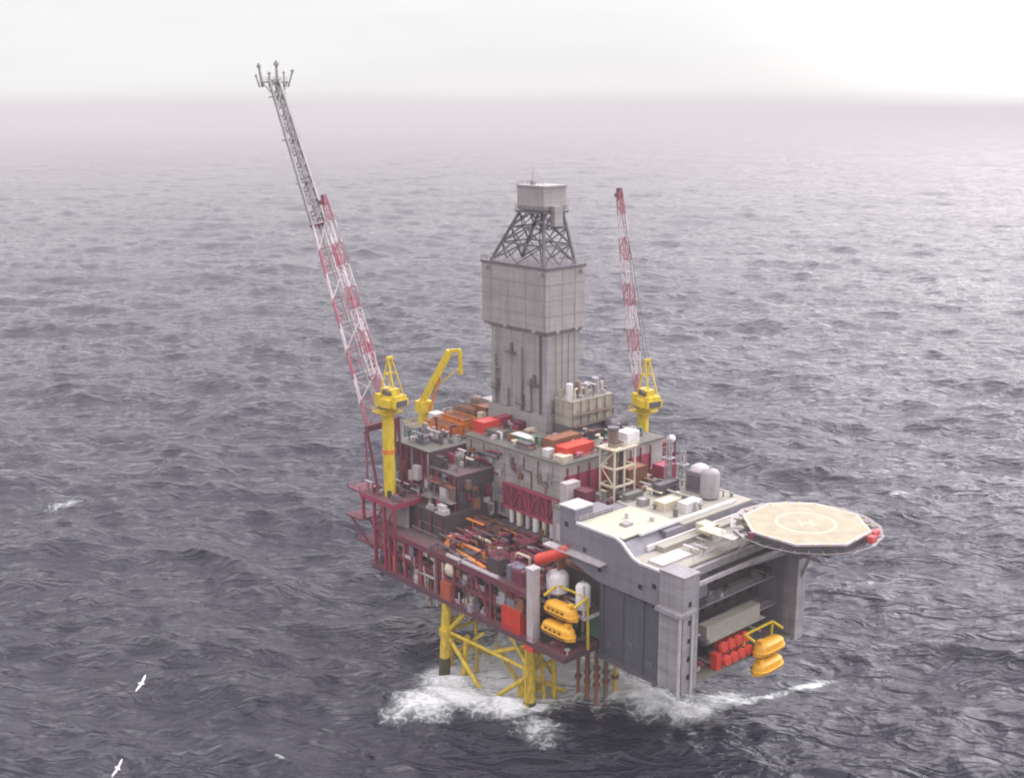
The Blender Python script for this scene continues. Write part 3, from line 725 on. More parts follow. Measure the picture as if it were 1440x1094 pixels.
for k in range(1, 5): rb_.box(27 + k * 2.0, 27.18 + k * 2.0, 63.44, 63.6, 51.05, 69.7)
for k in range(0, 11, 3): rb_.box(24.92, 25.0, 63.4 + k * 2.05, 63.56 + k * 2.05, 71.1, 85.1)
for k in range(0, 6, 2): rb_.box(26 + k * 2.0, 26.14 + k * 2.0, 62.52, 62.6, 71.1, 85.1)
part(dt, 'wall_posts', rb_, 'derrick')
for k, (q_, z_) in enumerate(((66, 58), (74, 64.5), (79, 55), (70, 52.6))):
    part(dt, 'access_balcony', MB().box(24.6, 25.8, q_, q_ + 3, z_, z_ + .15).rail([(24.7, q_, z_ + .15), (24.7, q_ + 3, z_ + .15)]), 'dgrey')
    part(dt, 'access_door', MB().box(25.7, 25.83, q_ + 1, q_ + 2, z_ + .2, z_ + 2.3), 'dgrey')
for k, (p_, q_, z_) in enumerate(((24.4, 66, 70.6), (24.4, 76, 70.6), (28, 62.2, 70.6), (34, 62.2, 70.6), (24.3, 64, 84), (24.3, 83, 84), (36, 62.1, 84))):
    part(dt, 'floodlight', MB().cbox((p_, q_, z_), .8, .8, .6).bar((p_, q_, z_), (p_ + .6, q_ + .5, z_), .12), 'steel')
for k, (p_, q_, w_, z_, h_) in enumerate(((25.75, 68.5, 1.6, 51.3, 8), (25.75, 76.6, 2.6, 51.2, 4.5), (25.75, 81, 1.2, 51.2, 12), (25.7, 71.6, 1.0, 51.2, 15))):
    part(dt, 'wall_duct', MB().box(p_ - .5, p_ + .08, q_, q_ + w_, z_, z_ + h_), ('derrick', 'grey', 'derrick', 'grey')[k])
hp = MB()
for k in range(3): hp.path([(26.5 + k * .6, 66 + k * .4, 98), (27 + k * .6, 67 - k * .3, 91), (28.5 + k * .4, 68, 86)], .13)
part(dt, 'hose', hp, 'black', smooth=True)
hs_ = thing('winch_house', 'cream deckhouse with pipes and drums on the right side of the drilling tower', 'deckhouse', (35, 59, 46.9))
part(hs_, 'wall', MB().box(27.5, 40.5, 56.5, 62.2, 46.9, 55.2), 'housebeige')
part(hs_, 'roof', MB().box(27.3, 40.7, 56.3, 62.3, 55.2, 55.5), 'roofgrey')
part(hs_, 'skirt', MB().box(27.2, 41, 56.0, 62.4, 46.9, 49.5), 'dgrey')
for k, (p, r, h, mt) in enumerate(((29, .8, 3.6, 'white'), (31.6, .6, 3.8, 'brown'), (34.4, .5, 3, 'pale'), (37.4, .9, 3.8, 'grey'), (39.6, .4, 2.6, 'cream'))):
    part(hs_, 'vent_stack', MB().tube((p, 59, 55.5), (p, 59, 55.5 + h), r, None, 12), mt, smooth=True)
part(hs_, 'railing', MB().rail([(27.4, 56.4, 55.5), (40.6, 56.4, 55.5)]), 'grey')
rg3 = random.Random(61)
for k in range(22):
    y = rg3.uniform(44.5, 75); zz = rg3.uniform(31, 44.5); hh = rg3.uniform(.8, 2.2); ww = rg3.uniform(.5, 1.8); dd_ = rg3.uniform(.2, .8)
    if y < 62 and zz < 40: zz = 40 + (zz - 31) * .4
    part(bm, 'wall_unit', MB().box(12 - dd_, 11.98, y - ww / 2, y + ww / 2, zz, zz + hh), rg3.choice(['dgrey', 'grey', 'maroon', 'pale', 'rust', 'brown', 'lqband', 'steel']))
for k in range(7):
    part(bm, 'conduit', MB().path([(11.8, 44 + k * 4.6, 39.2 if k < 4 else 31), (11.8, 44 + k * 4.6, 43), (11.8, 46.5 + k * 4.6, 43), (11.8, 46.5 + k * 4.6, 46)], .13), ('grey', 'rust', 'maroon', 'steel')[k % 4], smooth=True)
dv = MB()
for k in range(4): dv.box(29 + k * 3, 30.2 + k * 3, 56.38, 56.48, 51, 53.5)
part(hs_, 'louvre', dv, 'grey')
vessel('surge_tank', 'dark grey tank lying at the right foot of the cream deckhouse', (39, 53.5, 46.9), 1.5, 5, 'x', 'dgrey')
container('dark brown box at the foot of the cream deckhouse', (31, 53.8, 46.9), 6, 2.6, 2.0, 'dark')


# ================================================================== CRANES
def crane(label, p, q, zb, zt, tip, group, r=1.35, bases=None):
    t = thing('pedestal_crane', label, 'crane', (p, q, zb), group)
    part(t, 'pedestal', MB().tube((p, q, zb), (p, q, zt - 2.5), r, None, 20).tube((p, q, zt - 2.5), (p, q, zt), r, r * 1.5, 20), 'yellow', smooth=True)
    part(t, 'slew_ring', MB().tube((p, q, zt), (p, q, zt + .5), r * 1.7, None, 20), 'dgrey', smooth=True)
    part(t, 'walkway', MB().box(p - 2.6, p + 2.6, q - 2.6, q + 2.6, zt - .1 - 1.0, zt - .9).rail([(p - 2.6, q - 2.6, zt - .9), (p + 2.6, q - 2.6, zt - .9), (p + 2.6, q + 2.6, zt - .9), (p - 2.6, q + 2.6, zt - .9)], 1, 1.7, .08, True), 'yellow')
    tp = Vector(tip); d = Vector((tp.x - p, tp.y - q, 0)).normalized(); sd = Vector((-d.y, d.x, 0)); c = Vector((p, q, 0))
    def fr(a, b, z): v = c + d * a + sd * b; return (v.x, v.y, z)
    hb = MB()
    def obox(m, a0, a1, b0, b1, z0_, z1_):
        vs = [fr(a, b, z) for z in (z0_, z1_) for a, b in ((a0, b0), (a1, b0), (a1, b1), (a0, b1))]
        m.add(vs, [(0, 3, 2, 1), (4, 5, 6, 7), (0, 1, 5, 4), (1, 2, 6, 5), (2, 3, 7, 6), (3, 0, 4, 7)])
    obox(hb, -4.4, 2.2, -1.9, 1.9, zt + .5, zt + 3.2); obox(hb, -4.6, -2.2, -2.2, 2.2, zt + .7, zt + 2.4)
    part(t, 'machinery_house', hb, 'yellow')
    wb = MB(); obox(wb, -3.6, -.4, 1.95, 2.9, zt + .7, zt + 2.6); obox(wb, -3.0, .8, -1.2, 1.2, zt + 3.25, zt + 4.6); part(t, 'winch_housing', wb, 'yellow')
    eb = MB(); obox(eb, -4.9, -4.61, -1.5, 1.5, zt + .9, zt + 2.2); obox(eb, -2.6, -.8, 1.25, 1.75, zt + 3.25, zt + 4.1); part(t, 'exhaust_grille', eb, 'dgrey')
    dm = MB(); c0 = Vector(fr(-1.0, -1.7, zt + 3.9)); c1 = Vector(fr(-1.0, 1.7, zt + 3.9)); dm.tube(c0, c1, .8, None, 12); part(t, 'rope_drum', dm, 'brown', smooth=True)
    cb = MB(); obox(cb, -.6, 2.6, -3.9, -1.95, zt - .3, zt + 2.4); cab = part(t, 'operator_cab', cb, 'yellow')
    gm = MB(); obox(gm, -.3, 2.3, -3.96, -3.9, zt + .8, zt + 2.1); obox(gm, 2.6, 2.66, -3.7, -2.1, zt + .5, zt + 2.1); part(cab, 'window', gm, 'glass')
    af = MB()
    for s_ in (-1.3, 1.3):
        af.bar(fr(.6, s_, zt + 3.2), fr(-1.2, s_ * .4, zt + 11.6), .3); af.bar(fr(-4, s_, zt + 3.2), fr(-1.2, s_ * .4, zt + 11.6), .22)
        af.bar(fr(-1.9, s_ * .8, zt + 8), fr(-.3, s_ * .8, zt + 8), .25)
    af.bar(fr(-1.2, -.9, zt + 11.6), fr(-1.2, .9, zt + 11.6), .6)
    af.bar(fr(-.3, -1, zt + 8), fr(-.3, 1, zt + 8), .25)
    part(t, 'a_frame', af, 'yellow')
    a = Vector(fr(2.0, 0, zt + 2.0)); tp = Vector(tip); n = 9
    secs = []
    for k in range(n):
        t0, t1 = k / n, (k + 1) / n
        wd = lambda x: .7 + 1.15 * min(1, x / .18) * (1 if x < .7 else max(.25, 1 - (x - .7) / .3 * .75))
        m = lattice_section(MB(), a.lerp(tp, t0), a.lerp(tp, t1), wd(t0), wd(t1), sd, 2, .2, .11)
        part(t, 'boom_section', m, 'boomred' if k % 2 == 0 else 'boomwhite')
    dirb = (tp - a).normalized()
    part(t, 'boom_tip', MB().bar(tp - dirb * 1.2, tp + dirb * 1.0, 1.05).bar(tp + Vector((0, 0, -.6)), tp + d * 1.4 + Vector((0, 0, -.8)), 1.0), 'maroon')
    rp = MB()
    for s_ in (-.45, .45): rp.bar(fr(-1.2, s_, zt + 11.6), tp + sd * s_ * .6, .1)
    part(t, 'luffing_rope', rp, 'dgrey')
    return t


gc = 'yellow pedestal cranes with red and white lattice booms'
cl = crane('yellow pedestal crane at the left corner with its boom raised beside the flare boom', -5.2, 83, 34, 55.0, (-8, 101.2, 100.8), gc)
part(cl, 'pedestal_band', MB().tube((-5.2, 83, 44.2), (-5.2, 83, 45.2), 1.5, None, 20), 'orange', smooth=True)
cr = crane('yellow pedestal crane on the far side with its red and white boom raised almost upright', 48.4, 53.6, 27, 51.3, (51.0, 65, 101.2), gc)
# supports of the far crane
fs = thing('crane_support', 'red and maroon steel support block around the foot of the far crane', 'support frame', (46, 48, 27))
part(fs, 'block', MB().box(44.8, 52, 46.5, 54, 27, 41), 'red'); g = MB()
for k in range(4): g.bar((44.5 + k * 2.4, 46.2, 27), (44.5 + k * 2.4, 46.2, 44), .3)
g.bar((44.5, 46.2, 44), (51.7, 46.2, 44), .4).bar((44.5, 46.2, 38), (51.7, 46.2, 44), .3)
part(fs, 'frame', g, 'maroon')
part(fs, 'railing', MB().rail([(44.9, 46.6, 41), (51.9, 46.6, 41)]), 'pale')

# yellow knuckle crane
kc = thing('knuckle_crane', 'small yellow knuckle boom crane bent over the orange baskets', 'crane', (18.5, 101.2, 43))
part(kc, 'column', MB().tube((18.5, 101.2, 43), (18.5, 101.2, 49.5), 1.3, 1.1, 14).box(17, 20.4, 99.6, 102.8, 46.2, 49.0), 'yellow', smooth=True)
part(kc, 'main_boom', MB().bar((18.5, 101.2, 49), (22.5, 95.0, 62.2), 1.3, 1.7), 'yellow')
part(kc, 'jib', MB().bar((22.5, 95, 62.2), (23.8, 92.6, 62.6), .85, .9).bar((23.8, 92.6, 62.6), (23.8, 92.4, 56.5), .8), 'yellow')
part(kc, 'cylinder', MB().tube((19.2, 100, 45.5), (21, 97.2, 55.5), .3), 'orange', smooth=True)
part(kc, 'brace', MB().bar((19.3, 100.5, 51), (24.2, 94, 57.5), .35), 'yellow')

PR = ['grey', 'pale', 'dgrey', 'rust', 'white', 'deck', 'cream', 'maroon', 'green', 'red', 'steel', 'brown']
clutter(bm, 30, 13, 25, 44.5, 62, 46.95, 41, 2.2, PR)
clutter(bm, 16, 13, 25, 63, 75.5, 46.95, 42, 2.0, PR)
clutter(bm, 22, 26, 43, 44.5, 55, 46.95, 43, 3.0, PR)
clutter(ic, 44, 9, 41, 33, 42, 38.75, 44, 3.2, PR)
clutter(hs_, 14, 28, 40, 57, 61.6, 55.55, 45, 3.0, ['grey', 'brown', 'cream', 'pale', 'dgrey', 'housebeige'])
clutter(pr_, 18, 15.5, 34, 86, 102, 43.05, 46, 2.6, ['orange', 'rust', 'orange', 'brown', 'yellow', 'grey'])
clutter(fs, 10, 45.5, 51.5, 47, 50, 41.05, 47, 3.4, ['red', 'maroon', 'rust', 'pale'])
sc_ = MB()
for k in range(6):
    x = 27.3 + k * 2.65; sc_.bar((x, 56.1, 46.9), (x, 56.1, 55.4), .2)
for zz in (49.8, 52.4): sc_.bar((27.3, 56.0, zz), (40.6, 56.0, zz), .22).bar((27.3, 55.2, zz), (40.6, 55.2, zz), .12).box(27.3, 40.6, 55.2, 56.0, zz - .15, zz - .05)
part(hs_, 'scaffold', sc_, 'brown')

# ================================================================== FLARE BOOM
fb = thing('flare_boom', 'very tall leaning lattice flare boom, red and white below and grey towards its spiky tip', 'flare boom', (-7, 87, 34))
A = Vector((-3.2, 88.5, 49.5)); Bt = Vector((-3.0, 129.4, 127.2))
sdw = Vector((0.12, .86, -.43)).normalized()
ax = (Bt - A).normalized(); S_ = Vector((.85, -.52, 0)); sdw = (S_ - ax * ax.dot(S_)).normalized()
n = 14
wf = lambda x: 6.6 * (1 - x / .56) + 3.2 * (x / .56) if x < .56 else 3.2 - 1.0 * (x - .56) / .44
for k in range(n):
    t0, t1 = k / n, (k + 1) / n
    m = lattice_section(MB(), A.lerp(Bt, t0), A.lerp(Bt, t1), wf(t0), wf(t1), sdw, 2 if k > 7 else 1, .46 if k > 7 else .3, .34 if k > 7 else .2)
    part(fb, 'boom_section', m, 'flare' if k > 7 else ('boomred' if k % 2 == 0 else 'boomwhite'), 'grey upper section' if k > 7 else None)
part(fb, 'flare_pipe', MB().tube(A.lerp(Bt, .03), Bt, .35, .3), 'flare', smooth=True)
part(fb, 'flare_pipe', MB().tube(A.lerp(Bt, .03) + sdw * .9, A.lerp(Bt, .98) + sdw * .6, .22, .2), 'pale', smooth=True)
c = A.lerp(Bt, .575)
part(fb, 'rest_platform', MB().bar(c - sdw * 2.2, c + sdw * 2.2, 3.0, .4).bar(c - sdw * 2.2 + Vector((0, 0, 1.2)), c + sdw * 2.2 + Vector((0, 0, 1.2)), .2), 'maroon')
for k in range(3):
    c = A.lerp(Bt, .70 + .13 * k)
    part(fb, 'landing', MB().bar(c - sdw * 2.4, c + sdw * 1.8, 2.0, .3).bar(c - sdw * 2.4 + Vector((0, 0, 1.1)), c + sdw * 1.8 + Vector((0, 0, 1.1)), .15), 'flare')
part(fb, 'tip_platform', MB().bar(Bt - S_ * 3.4, Bt + S_ * 3.2, 2.2, .4).rail([tuple(Bt + S_ * 3.0), tuple(Bt - S_ * 3.2)], 1.1, 1.4, .1), 'flare')
up = Vector((0, 0, 1))
for o, h, r_, ln in ((-2.9, 4.4, .34, -.28), (.6, 5.0, .42, .02), (3.2, 3.0, .26, .75), (-3.6, 1.8, .22, -.8), (2.2, 2.6, .22, .1), (-1.2, 2.4, .3, 0)):
    b_ = Bt + S_ * o; e_ = b_ + up * h + S_ * ln * h * .6
    part(fb, 'flare_tip', MB().tube(b_ - up * 1.2, e_, r_, r_ * .8).tube(b_.lerp(e_, .78), b_.lerp(e_, .9), r_ * 1.7), 'flare', smooth=True)
part(fb, 'tip_brace', MB().bar(Bt - S_ * 3.2, Bt - ax * 5, .22).bar(Bt + S_ * 3.0, Bt - ax * 5, .22), 'flare')
base = MB()
x = sdw.cross(ax)
for sx, sy in ((-1, -1), (1, -1), (1, 1), (-1, 1)):
    c = A + sdw * sx * 3.8 + ax.cross(sdw) * sy * 3.8; base.bar(c, (-8 + (1.5 + sx * 1.3) * 2.6, 86.4 + sy * 2.2, 34), .5)
part(fb, 'base_frame', base, 'maroon')
part(fb, 'hinge_block', MB().bar(A - sdw * 3.5, A + sdw * 3.5, 1.6, 1.4), 'maroon')

# ================================================================== LIVING QUARTERS
lq = thing('living_quarters', 'slate blue and pale grey living quarters block with pale green roof, right below the helideck', 'building', (18, 10, 16))
part(lq, 'side_wall', MB().box(0, 10, 4.2, 20.4, 15.6, 32), 'lqdark', 'plain dark slate blue wall')
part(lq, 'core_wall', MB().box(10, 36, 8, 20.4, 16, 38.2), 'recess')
# lilac band with its stepped, curved top line
pf = [(1.6, 32), (30.6, 32), (30.6, 38.6), (27, 38.6), (27, 41.4), (15.5, 41.4), (13.5, 41.0), (12.0, 40.0), (10.6, 39.0), (9, 38.6), (1.6, 38.6)]
pf2 = [(20.4, 31.3), (31, 34.2), (31, 42.4), (26.6, 42.4), (26.6, 41.2), (16.2, 41.2), (14.4, 40.7), (12.8, 39.4), (11.2, 38.3), (9.4, 37.9), (2.0, 37.9), (2.0, 31.3)]
part(lq, 'band_wall', MB().side(pf2[::-1], -.7, 9.9), 'lqband', 'lilac grey overhanging upper storey')
# white parapet following the curve
wp = [(26.4, 41.35), (16.2, 41.35), (14.4, 40.85), (12.8, 39.55), (11.2, 38.45), (9.4, 38.05), (2.0, 38.05)]
m = MB()
for (a, b) in zip(wp, wp[1:]): m.bar((-.55, a[0], a[1] + .25), (-.55, b[0], b[1] + .2), .4, .5)
part(lq, 'parapet', m, 'white', 'white parapet that dips in a curve')
rf = part(lq, 'roof', MB().box(.2, 15, 14.6, 26.6, 41.25, 41.5), 'lqroof', 'pale green flat roof')
part(rf, 'hatch', MB().box(5, 7, 18.4, 20.2, 41.5, 42.0), 'grey'); part(rf, 'vent', MB().tube((9, 22, 41.5), (9, 22, 42.6), .4).tube((11.5, 17.5, 41.5), (11.5, 17.5, 42.4), .5), 'pale', smooth=True)
part(lq, 'roof', MB().box(15.05, 37, 12.5, 30.6, 41.0, 41.3), 'roofgrey', 'weathered grey roof strewn with equipment')
part(lq, 'upper_wall', MB().box(9.95, 37, 12.4, 30.7, 37.2, 41.0), 'lqband')
part(lq, 'gutter', MB().box(4, 33, 13.6, 14.3, 41.35, 41.9).box(4, 33, 11.7, 12.2, 38.8, 39.8), 'white', 'white ribs along the roof step')
part(lq, 'lower_roof', MB().box(-.2, 37, 2.2, 13.4, 38.2, 38.6), 'roofgrey')
part(lq, 'roof_walkway', MB().box(.5, 9, 5.0, 8.6, 38.65, 39.0), 'pale')
part(lq, 'roof_step', MB().box(6, 36, 9.6, 11.6, 38.65, 39.6), 'roofgrey')
part(lq, 'railing', MB().rail([(.3, 26.4, 41.5), (15, 26.4, 41.5)]).rail([(6, 2.4, 38.7), (33, 2.4, 38.7)]), 'pale')
# penthouse at the left end
part(lq, 'penthouse', MB().box(-.4, 4.5, 27, 31.2, 38.7, 44.0), 'lqband'); part(lq, 'penthouse_roof', MB().box(-.6, 4.7, 26.8, 31.4, 44.0, 44.3), 'pale')
part(lq, 'walkway', MB().box(-2.6, -.72, 18, 34, 35.4, 35.7).rail([(-2.5, 18, 35.7), (-2.5, 34, 35.7)]), 'pale')
part(lq, 'wall_opening', MB().box(-.12, -.01, 8.2, 9.4, 30.4, 31.3).box(-.12, -.01, 5.4, 6.8, 30.2, 31.3).box(-.12, -.01, 12, 12.8, 30.6, 31.2), 'black')
# stair tower
stt = part(lq, 'stair_tower', MB().box(-1.2, 3.1, -1.6, 4.1, 16.2, 38.8), 'lqpale', 'pale grey stair tower on the near corner')
part(stt, 'cap', MB().box(-1.35, 3.25, -1.75, 4.2, 38.8, 39.05), 'lqpale')
part(stt, 'collar', MB().box(-2.4, 2.2, -1.9, 4.2, 31.4, 32.1), 'lqpale'); part(stt, 'drain_pipe', MB().tube((-1.5, -1.2, 15.5), (-1.5, -1.2, 31.3), .3).tube((1.2, -1.85, 15.4), (1.2, -1.85, 31.3), .25), 'pale', smooth=True)
part(stt, 'joint', MB().box(-1.26, 3.16, -1.66, 4.15, 26.8, 27.0), 'grey')
for k in range(5):
    part(stt, 'window', MB().box(.2, 1.0, -1.64, -1.58, 18.6 + k * 3.6, 19.6 + k * 3.6), 'glass')
for k, (q_, z_) in enumerate(((23.5, 36.2), (19.4, 33.4), (8.8, 33.2), (5.4, 34.4), (28.6, 40.2))):
    part(lq, 'window', MB().box(-.74 if q_ < 27 else -.74, -.7, q_, q_ + 1.0, z_, z_ + 1.0), 'glass')
for k, q_ in enumerate((6.2, 11.4, 16.8)):
    part(lq, 'wall_vent', MB().box(-.22, -.01, q_, q_ + 1.6, 18.2 + (k % 2) * 2, 19.2 + (k % 2) * 2), 'dgrey')
    part(lq, 'drain_pipe', MB().tube((-.2, q_ + 2.6, 15.8), (-.2, q_ + 2.6, 31.2), .12), 'dgrey', smooth=True)
part(lq, 'base_walkway', MB().box(-1.3, -.02, 4.3, 20.3, 15.7, 15.9).rail([(-1.25, 4.3, 15.9), (-1.25, 20.3, 15.9)]), 'dgrey')

# recess with galleries
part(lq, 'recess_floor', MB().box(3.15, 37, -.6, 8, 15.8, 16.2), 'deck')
part(lq, 'gallery', MB().box(4.5, 34.4, 3.6, 7.98, 21.6, 21.9).box(4.5, 34.4, 4.6, 7.98, 27.2, 27.5).box(4.5, 34.4, 5.2, 7.98, 32.6, 32.9), 'grey')
part(lq, 'gallery_railing', MB().rail([(4.5, 3.7, 21.9), (34.4, 3.7, 21.9)]).rail([(4.5, 4.7, 27.5), (34.4, 4.7, 27.5)]).rail([(4.5, 5.3, 32.9), (34.4, 5.3, 32.9)]), 'grey')
for zz in (18.4, 23.6, 29.3):
    for k in range(7):
        wq = part(lq, 'window', MB().box(8 + k * 3.8, 9.3 + k * 3.8, 7.9, 7.99, zz, zz + 1.4), 'glass')
part(lq, 'balcony', MB().box(9, 27, .6, 5, 21.95, 22.0).box(9.5, 26, 1.4, 3.5, 22.0, 25.0), 'roofgrey', 'pale equipment housing half way up the recess')
part(lq, 'fascia', MB().box(4.5, 36, 1.2, 2.1, 36.6, 38.1), 'grey'); part(lq, 'soffit_beam', MB().box(4.5, 36, -.4, -.1, 35.4, 36.2), 'pale')
part(lq, 'corner_column', MB().box(34.6, 37.4, -1.2, 1.8, 15.2, 38.0), 'lqpale', 'pale grey column below the helideck')
part(lq, 'right_wall', MB().box(34.5, 37.2, 1.8, 8, 16, 38.1), 'lqband')

# red raft canisters below the helideck
k = 0
for zz in range(2):
    for i in range(4):
        lab = ('upper' if zz else 'lower') + ' red life raft canister, ' + ('nearest the stair tower', 'second from the stair tower', 'third from the stair tower', 'nearest the lifeboats')[i]
        c = (13.8 + i * 2.25, 1.2 - .9 * (0 if zz else 1), 16.2 + zz * 2.45)
        t = thing('raft_canister', lab + ', in the dark recess', 'life raft', c, 'red life raft canisters in the recess of the living quarters')
        part(t, 'drum', MB().lathe((c[0], c[1], c[2] + 1.2), [(.05, -1.1), (.95, -1.05), (1.12, -.7), (1.12, .7), (.95, 1.05), (.05, 1.1)], 16, 'y'), 'bred', smooth=True)
        part(t, 'cradle', MB().box(c[0] - .9, c[0] + .9, c[1] - .5, c[1] - .35, c[2], c[2] + .5).box(c[0] - .9, c[0] + .9, c[1] + .35, c[1] + .5, c[2], c[2] + .5), 'pale')
        part(t, 'strap', MB().lathe((c[0], c[1], c[2] + 1.2), [(1.15, -.15), (1.15, .15)], 16, 'y'), 'black')
container('red fire equipment locker left of the raft canisters in the recess', (11.6, .6, 16.2), 1.6, 1.6, 3.2, 'bred', name='locker')

# ================================================================== HELIDECK
HC = (27.2, -7.2); HZ = 44.0
hd = thing('helideck', 'cream octagonal helicopter deck with white edge and safety net, standing out over the sea', 'helideck', (HC[0], HC[1], HZ))
def octo(r, n=8, rot=22.5): return [(HC[0] + r * math.cos(R(rot + 360 / n * i)), HC[1] + r * math.sin(R(rot + 360 / n * i))) for i in range(n)]
RO = -TH * 180 / math.pi + 22.5
part(hd, 'deck_plate', MB().prism(octo(12.0, 8, RO), HZ - .4, HZ), 'pale', 'pale landing deck edge')
part(hd, 'landing_surface', MB().prism(octo(11.55, 8, RO), HZ, HZ + .004), 'heli')
def ring(r0, r1, z, n=48, a0=0, a1=360):
    m = MB(); v = []; f = []
    for i in range(n + 1):
        t = R(a0 + (a1 - a0) * i / n)
        v += [(HC[0] + r0 * math.cos(t), HC[1] + r0 * math.sin(t), z), (HC[0] + r1 * math.cos(t), HC[1] + r1 * math.sin(t), z)]
    for i in range(n): f.append((2 * i, 2 * i + 1, 2 * i + 3, 2 * i + 2))
    return m.add(v, f)
part(hd, 'aiming_circle', ring(5.2, 5.8, HZ + .008), 'tan')
h = MB(); d = Vector((math.cos(-TH), math.sin(-TH))); e = Vector((-d.y, d.x)); Cc = Vector(HC)
def flat(m, a, b, w):
    a = Vector(a); b = Vector(b); n_ = (b - a).normalized(); n_ = Vector((-n_.y, n_.x)) * w / 2
    m.add([(*(a - n_), HZ + .012), (*(b - n_), HZ + .012), (*(b + n_), HZ + .012), (*(a + n_), HZ + .012)], [(0, 1, 2, 3)])
for s_ in (-1, 1): flat(h, Cc + d * s_ * 1.1 - e * 1.8, Cc + d * s_ * 1.1 + e * 1.8, .5)
flat(h, Cc - d * .85, Cc + d * .85, .5)
part(hd, 'landing_letter', h, 'tan', 'white letter H')
# safety net on outriggers, a little below the deck
def oring(r0, r1, z_, z2, n=8):
    a = octo(r0, n, RO); b = octo(r1, n, RO); m = MB()
    for i in range(n):
        j = (i + 1) % n
        m.add([(*a[i], z_), (*a[j], z_), (*b[j], z2), (*b[i], z2), (*a[i], z_ - .12), (*a[j], z_ - .12), (*b[j], z2 - .12), (*b[i], z2 - .12)], [(0, 3, 2, 1), (4, 5, 6, 7), (0, 1, 5, 4), (2, 3, 7, 6)])
    return m
part(hd, 'safety_net', oring(13.2, 14.1, HZ - 1.25, HZ - .75, 16), 'netgrey')
part(hd, 'net_frame', oring(14.1, 14.25, HZ - .75, HZ - .72, 16), 'netgrey')
m = MB()
for i in range(32):
    t = R(RO + 360 / 32 * i); m.bar((HC[0] + 11.4 * math.cos(t), HC[1] + 11.4 * math.sin(t), HZ - 1.2), (HC[0] + 14.1 * math.cos(t), HC[1] + 14.1 * math.sin(t), HZ - .9), .14)
part(hd, 'net_outriggers', m, 'dgrey')
part(hd, 'edge_beam', oring(11.5, 12.0, HZ - 1.9, HZ - 1.9).prism(octo(11.3, 8, RO), HZ - 2.2, HZ - .56), 'dgrey')
part(hd, 'fire_monitor', MB().cbox((HC[0] + 3.6, HC[1] - 11.9, HZ - 1.5), 1.5, 1.3, 1.3), 'helired', 'red fire monitor box on the deck rim')
part(hd, 'fire_monitor', MB().cbox((HC[0] + 6.6, HC[1] - 10.6, HZ - 1.5), 1.8, 1.3, 1.2), 'helired')
part(hd, 'equipment_box', MB().cbox((HC[0] - 12.2, HC[1] + 3.5, HZ - .9), .9, .9, 1.1), 'maroon')
lf = MB()
for i in range(24):
    t = R(RO + 15 * i); lf.cbox((HC[0] + 11.35 * math.cos(t), HC[1] + 11.35 * math.sin(t), HZ + .005), .3, .3, .15)
part(hd, 'edge_lights', lf, 'yellow')
m = MB()
legs_ = [((18, 1, 38.6), (20, -1.5, HZ - 2.2)), ((36, 1, 38), (34, -1.5, HZ - 2.2)), ((27, 1, 38.6), (27, -4, HZ - 2.2)), ((20, 2, 34), (21, -11, HZ - 2.2)), ((35.5, 0, 32), (32, -13, HZ - 2.2)), ((36, 0, 26), (36, -6, HZ - 2.2)), ((22, 8, 38.6), (23, 1, HZ - 2.2)), ((33, 8, 38.6), (32, 1, HZ - 2.2))]
for a, b in legs_: part(hd, 'support_strut', MB().tube(a, b, .33, None, 10), 'grey', smooth=True)
m = MB()
for k in range(-3, 4):
    m.bar((HC[0] + k * 3, HC[1] - 9.5, HZ - 2.5), (HC[0] + k * 3, HC[1] + 9.5, HZ - 2.5), .25, .6)
m.bar((HC[0] - 9.5, HC[1] - 4, HZ - 3), (HC[0] + 9.5, HC[1] - 4, HZ - 3), .3, .7).bar((HC[0] - 9.5, HC[1] + 5, HZ - 3), (HC[0] + 9.5, HC[1] + 5, HZ - 3), .3, .7)
part(hd, 'underdeck_beams', m, 'dgrey')
part(hd, 'access_stair', MB().stair((12.5, 4.5, 38.7), (15.6, 0.5, 42.6), 1.4).box(12.5, 16.5, -1.5, 1.2, 42.4, 42.7).rail([(12.5, -1.5, 42.7), (12.5, 1.2, 42.7), (16, 1.2, 42.7)]), 'pale')
part(hd, 'access_ramp', MB().box(14, 17.2, 2, 8, 41.6, 41.9).rail([(14, 2, 41.9), (14, 8, 41.9)]), 'cream')

# ================================================================== ROOF EQUIPMENT OF THE LIVING QUARTERS
container('pale yellow air handling unit on the living quarters roof behind the green roof', (20, 21, 41.3), 5, 3, 1.8, 'cream', name='air_unit')
container('white air handling unit on the roof beside the helideck gangway', (22.5, 17.2, 41.3), 5, 2.4, 2.0, 'white', name='air_unit')
container('yellow green locker on the roof at the gangway to the helideck', (18.5, 9.4, 39.7), 3, 3.4, 1.8, 'cream', name='locker')
container('small grey box in the middle of the weathered roof', (17.5, 25.4, 41.3), 2, 2, 1.5, 'grey', name='locker')
container('dark low box at the back of the weathered roof', (27, 27.5, 41.3), 6, 2, 2.4, 'dgrey', name='locker')
container('dark green grey box in front of the exhaust tower', (18.5, 29.2, 41.3), 5, 1.6, 1.6, 'deck', name='locker')
vtank('water_tank', 'large grey round tank on the roof behind the helideck gangway', (31.0, 19.0, 41.3), 2.0, 5.5, 'grey')
t = thing('cooling_unit', 'grey square cooler with domed top on the roof behind the helideck', 'cooler', (34.0, 24, 41.3))
part(t, 'body', MB().box(31.4, 35.8, 21.8, 25.8, 41.3, 45.8), 'lqband'); part(t, 'dome', MB().lathe((33.6, 23.8, 45.8), [(2.2, 0), (1.9, .7), (1.0, 1.2), (.1, 1.35)], 18), 'pale', smooth=True)
part(t, 'louvre', MB().box(31.25, 31.39, 22.2, 25.4, 42, 45), 'dgrey')
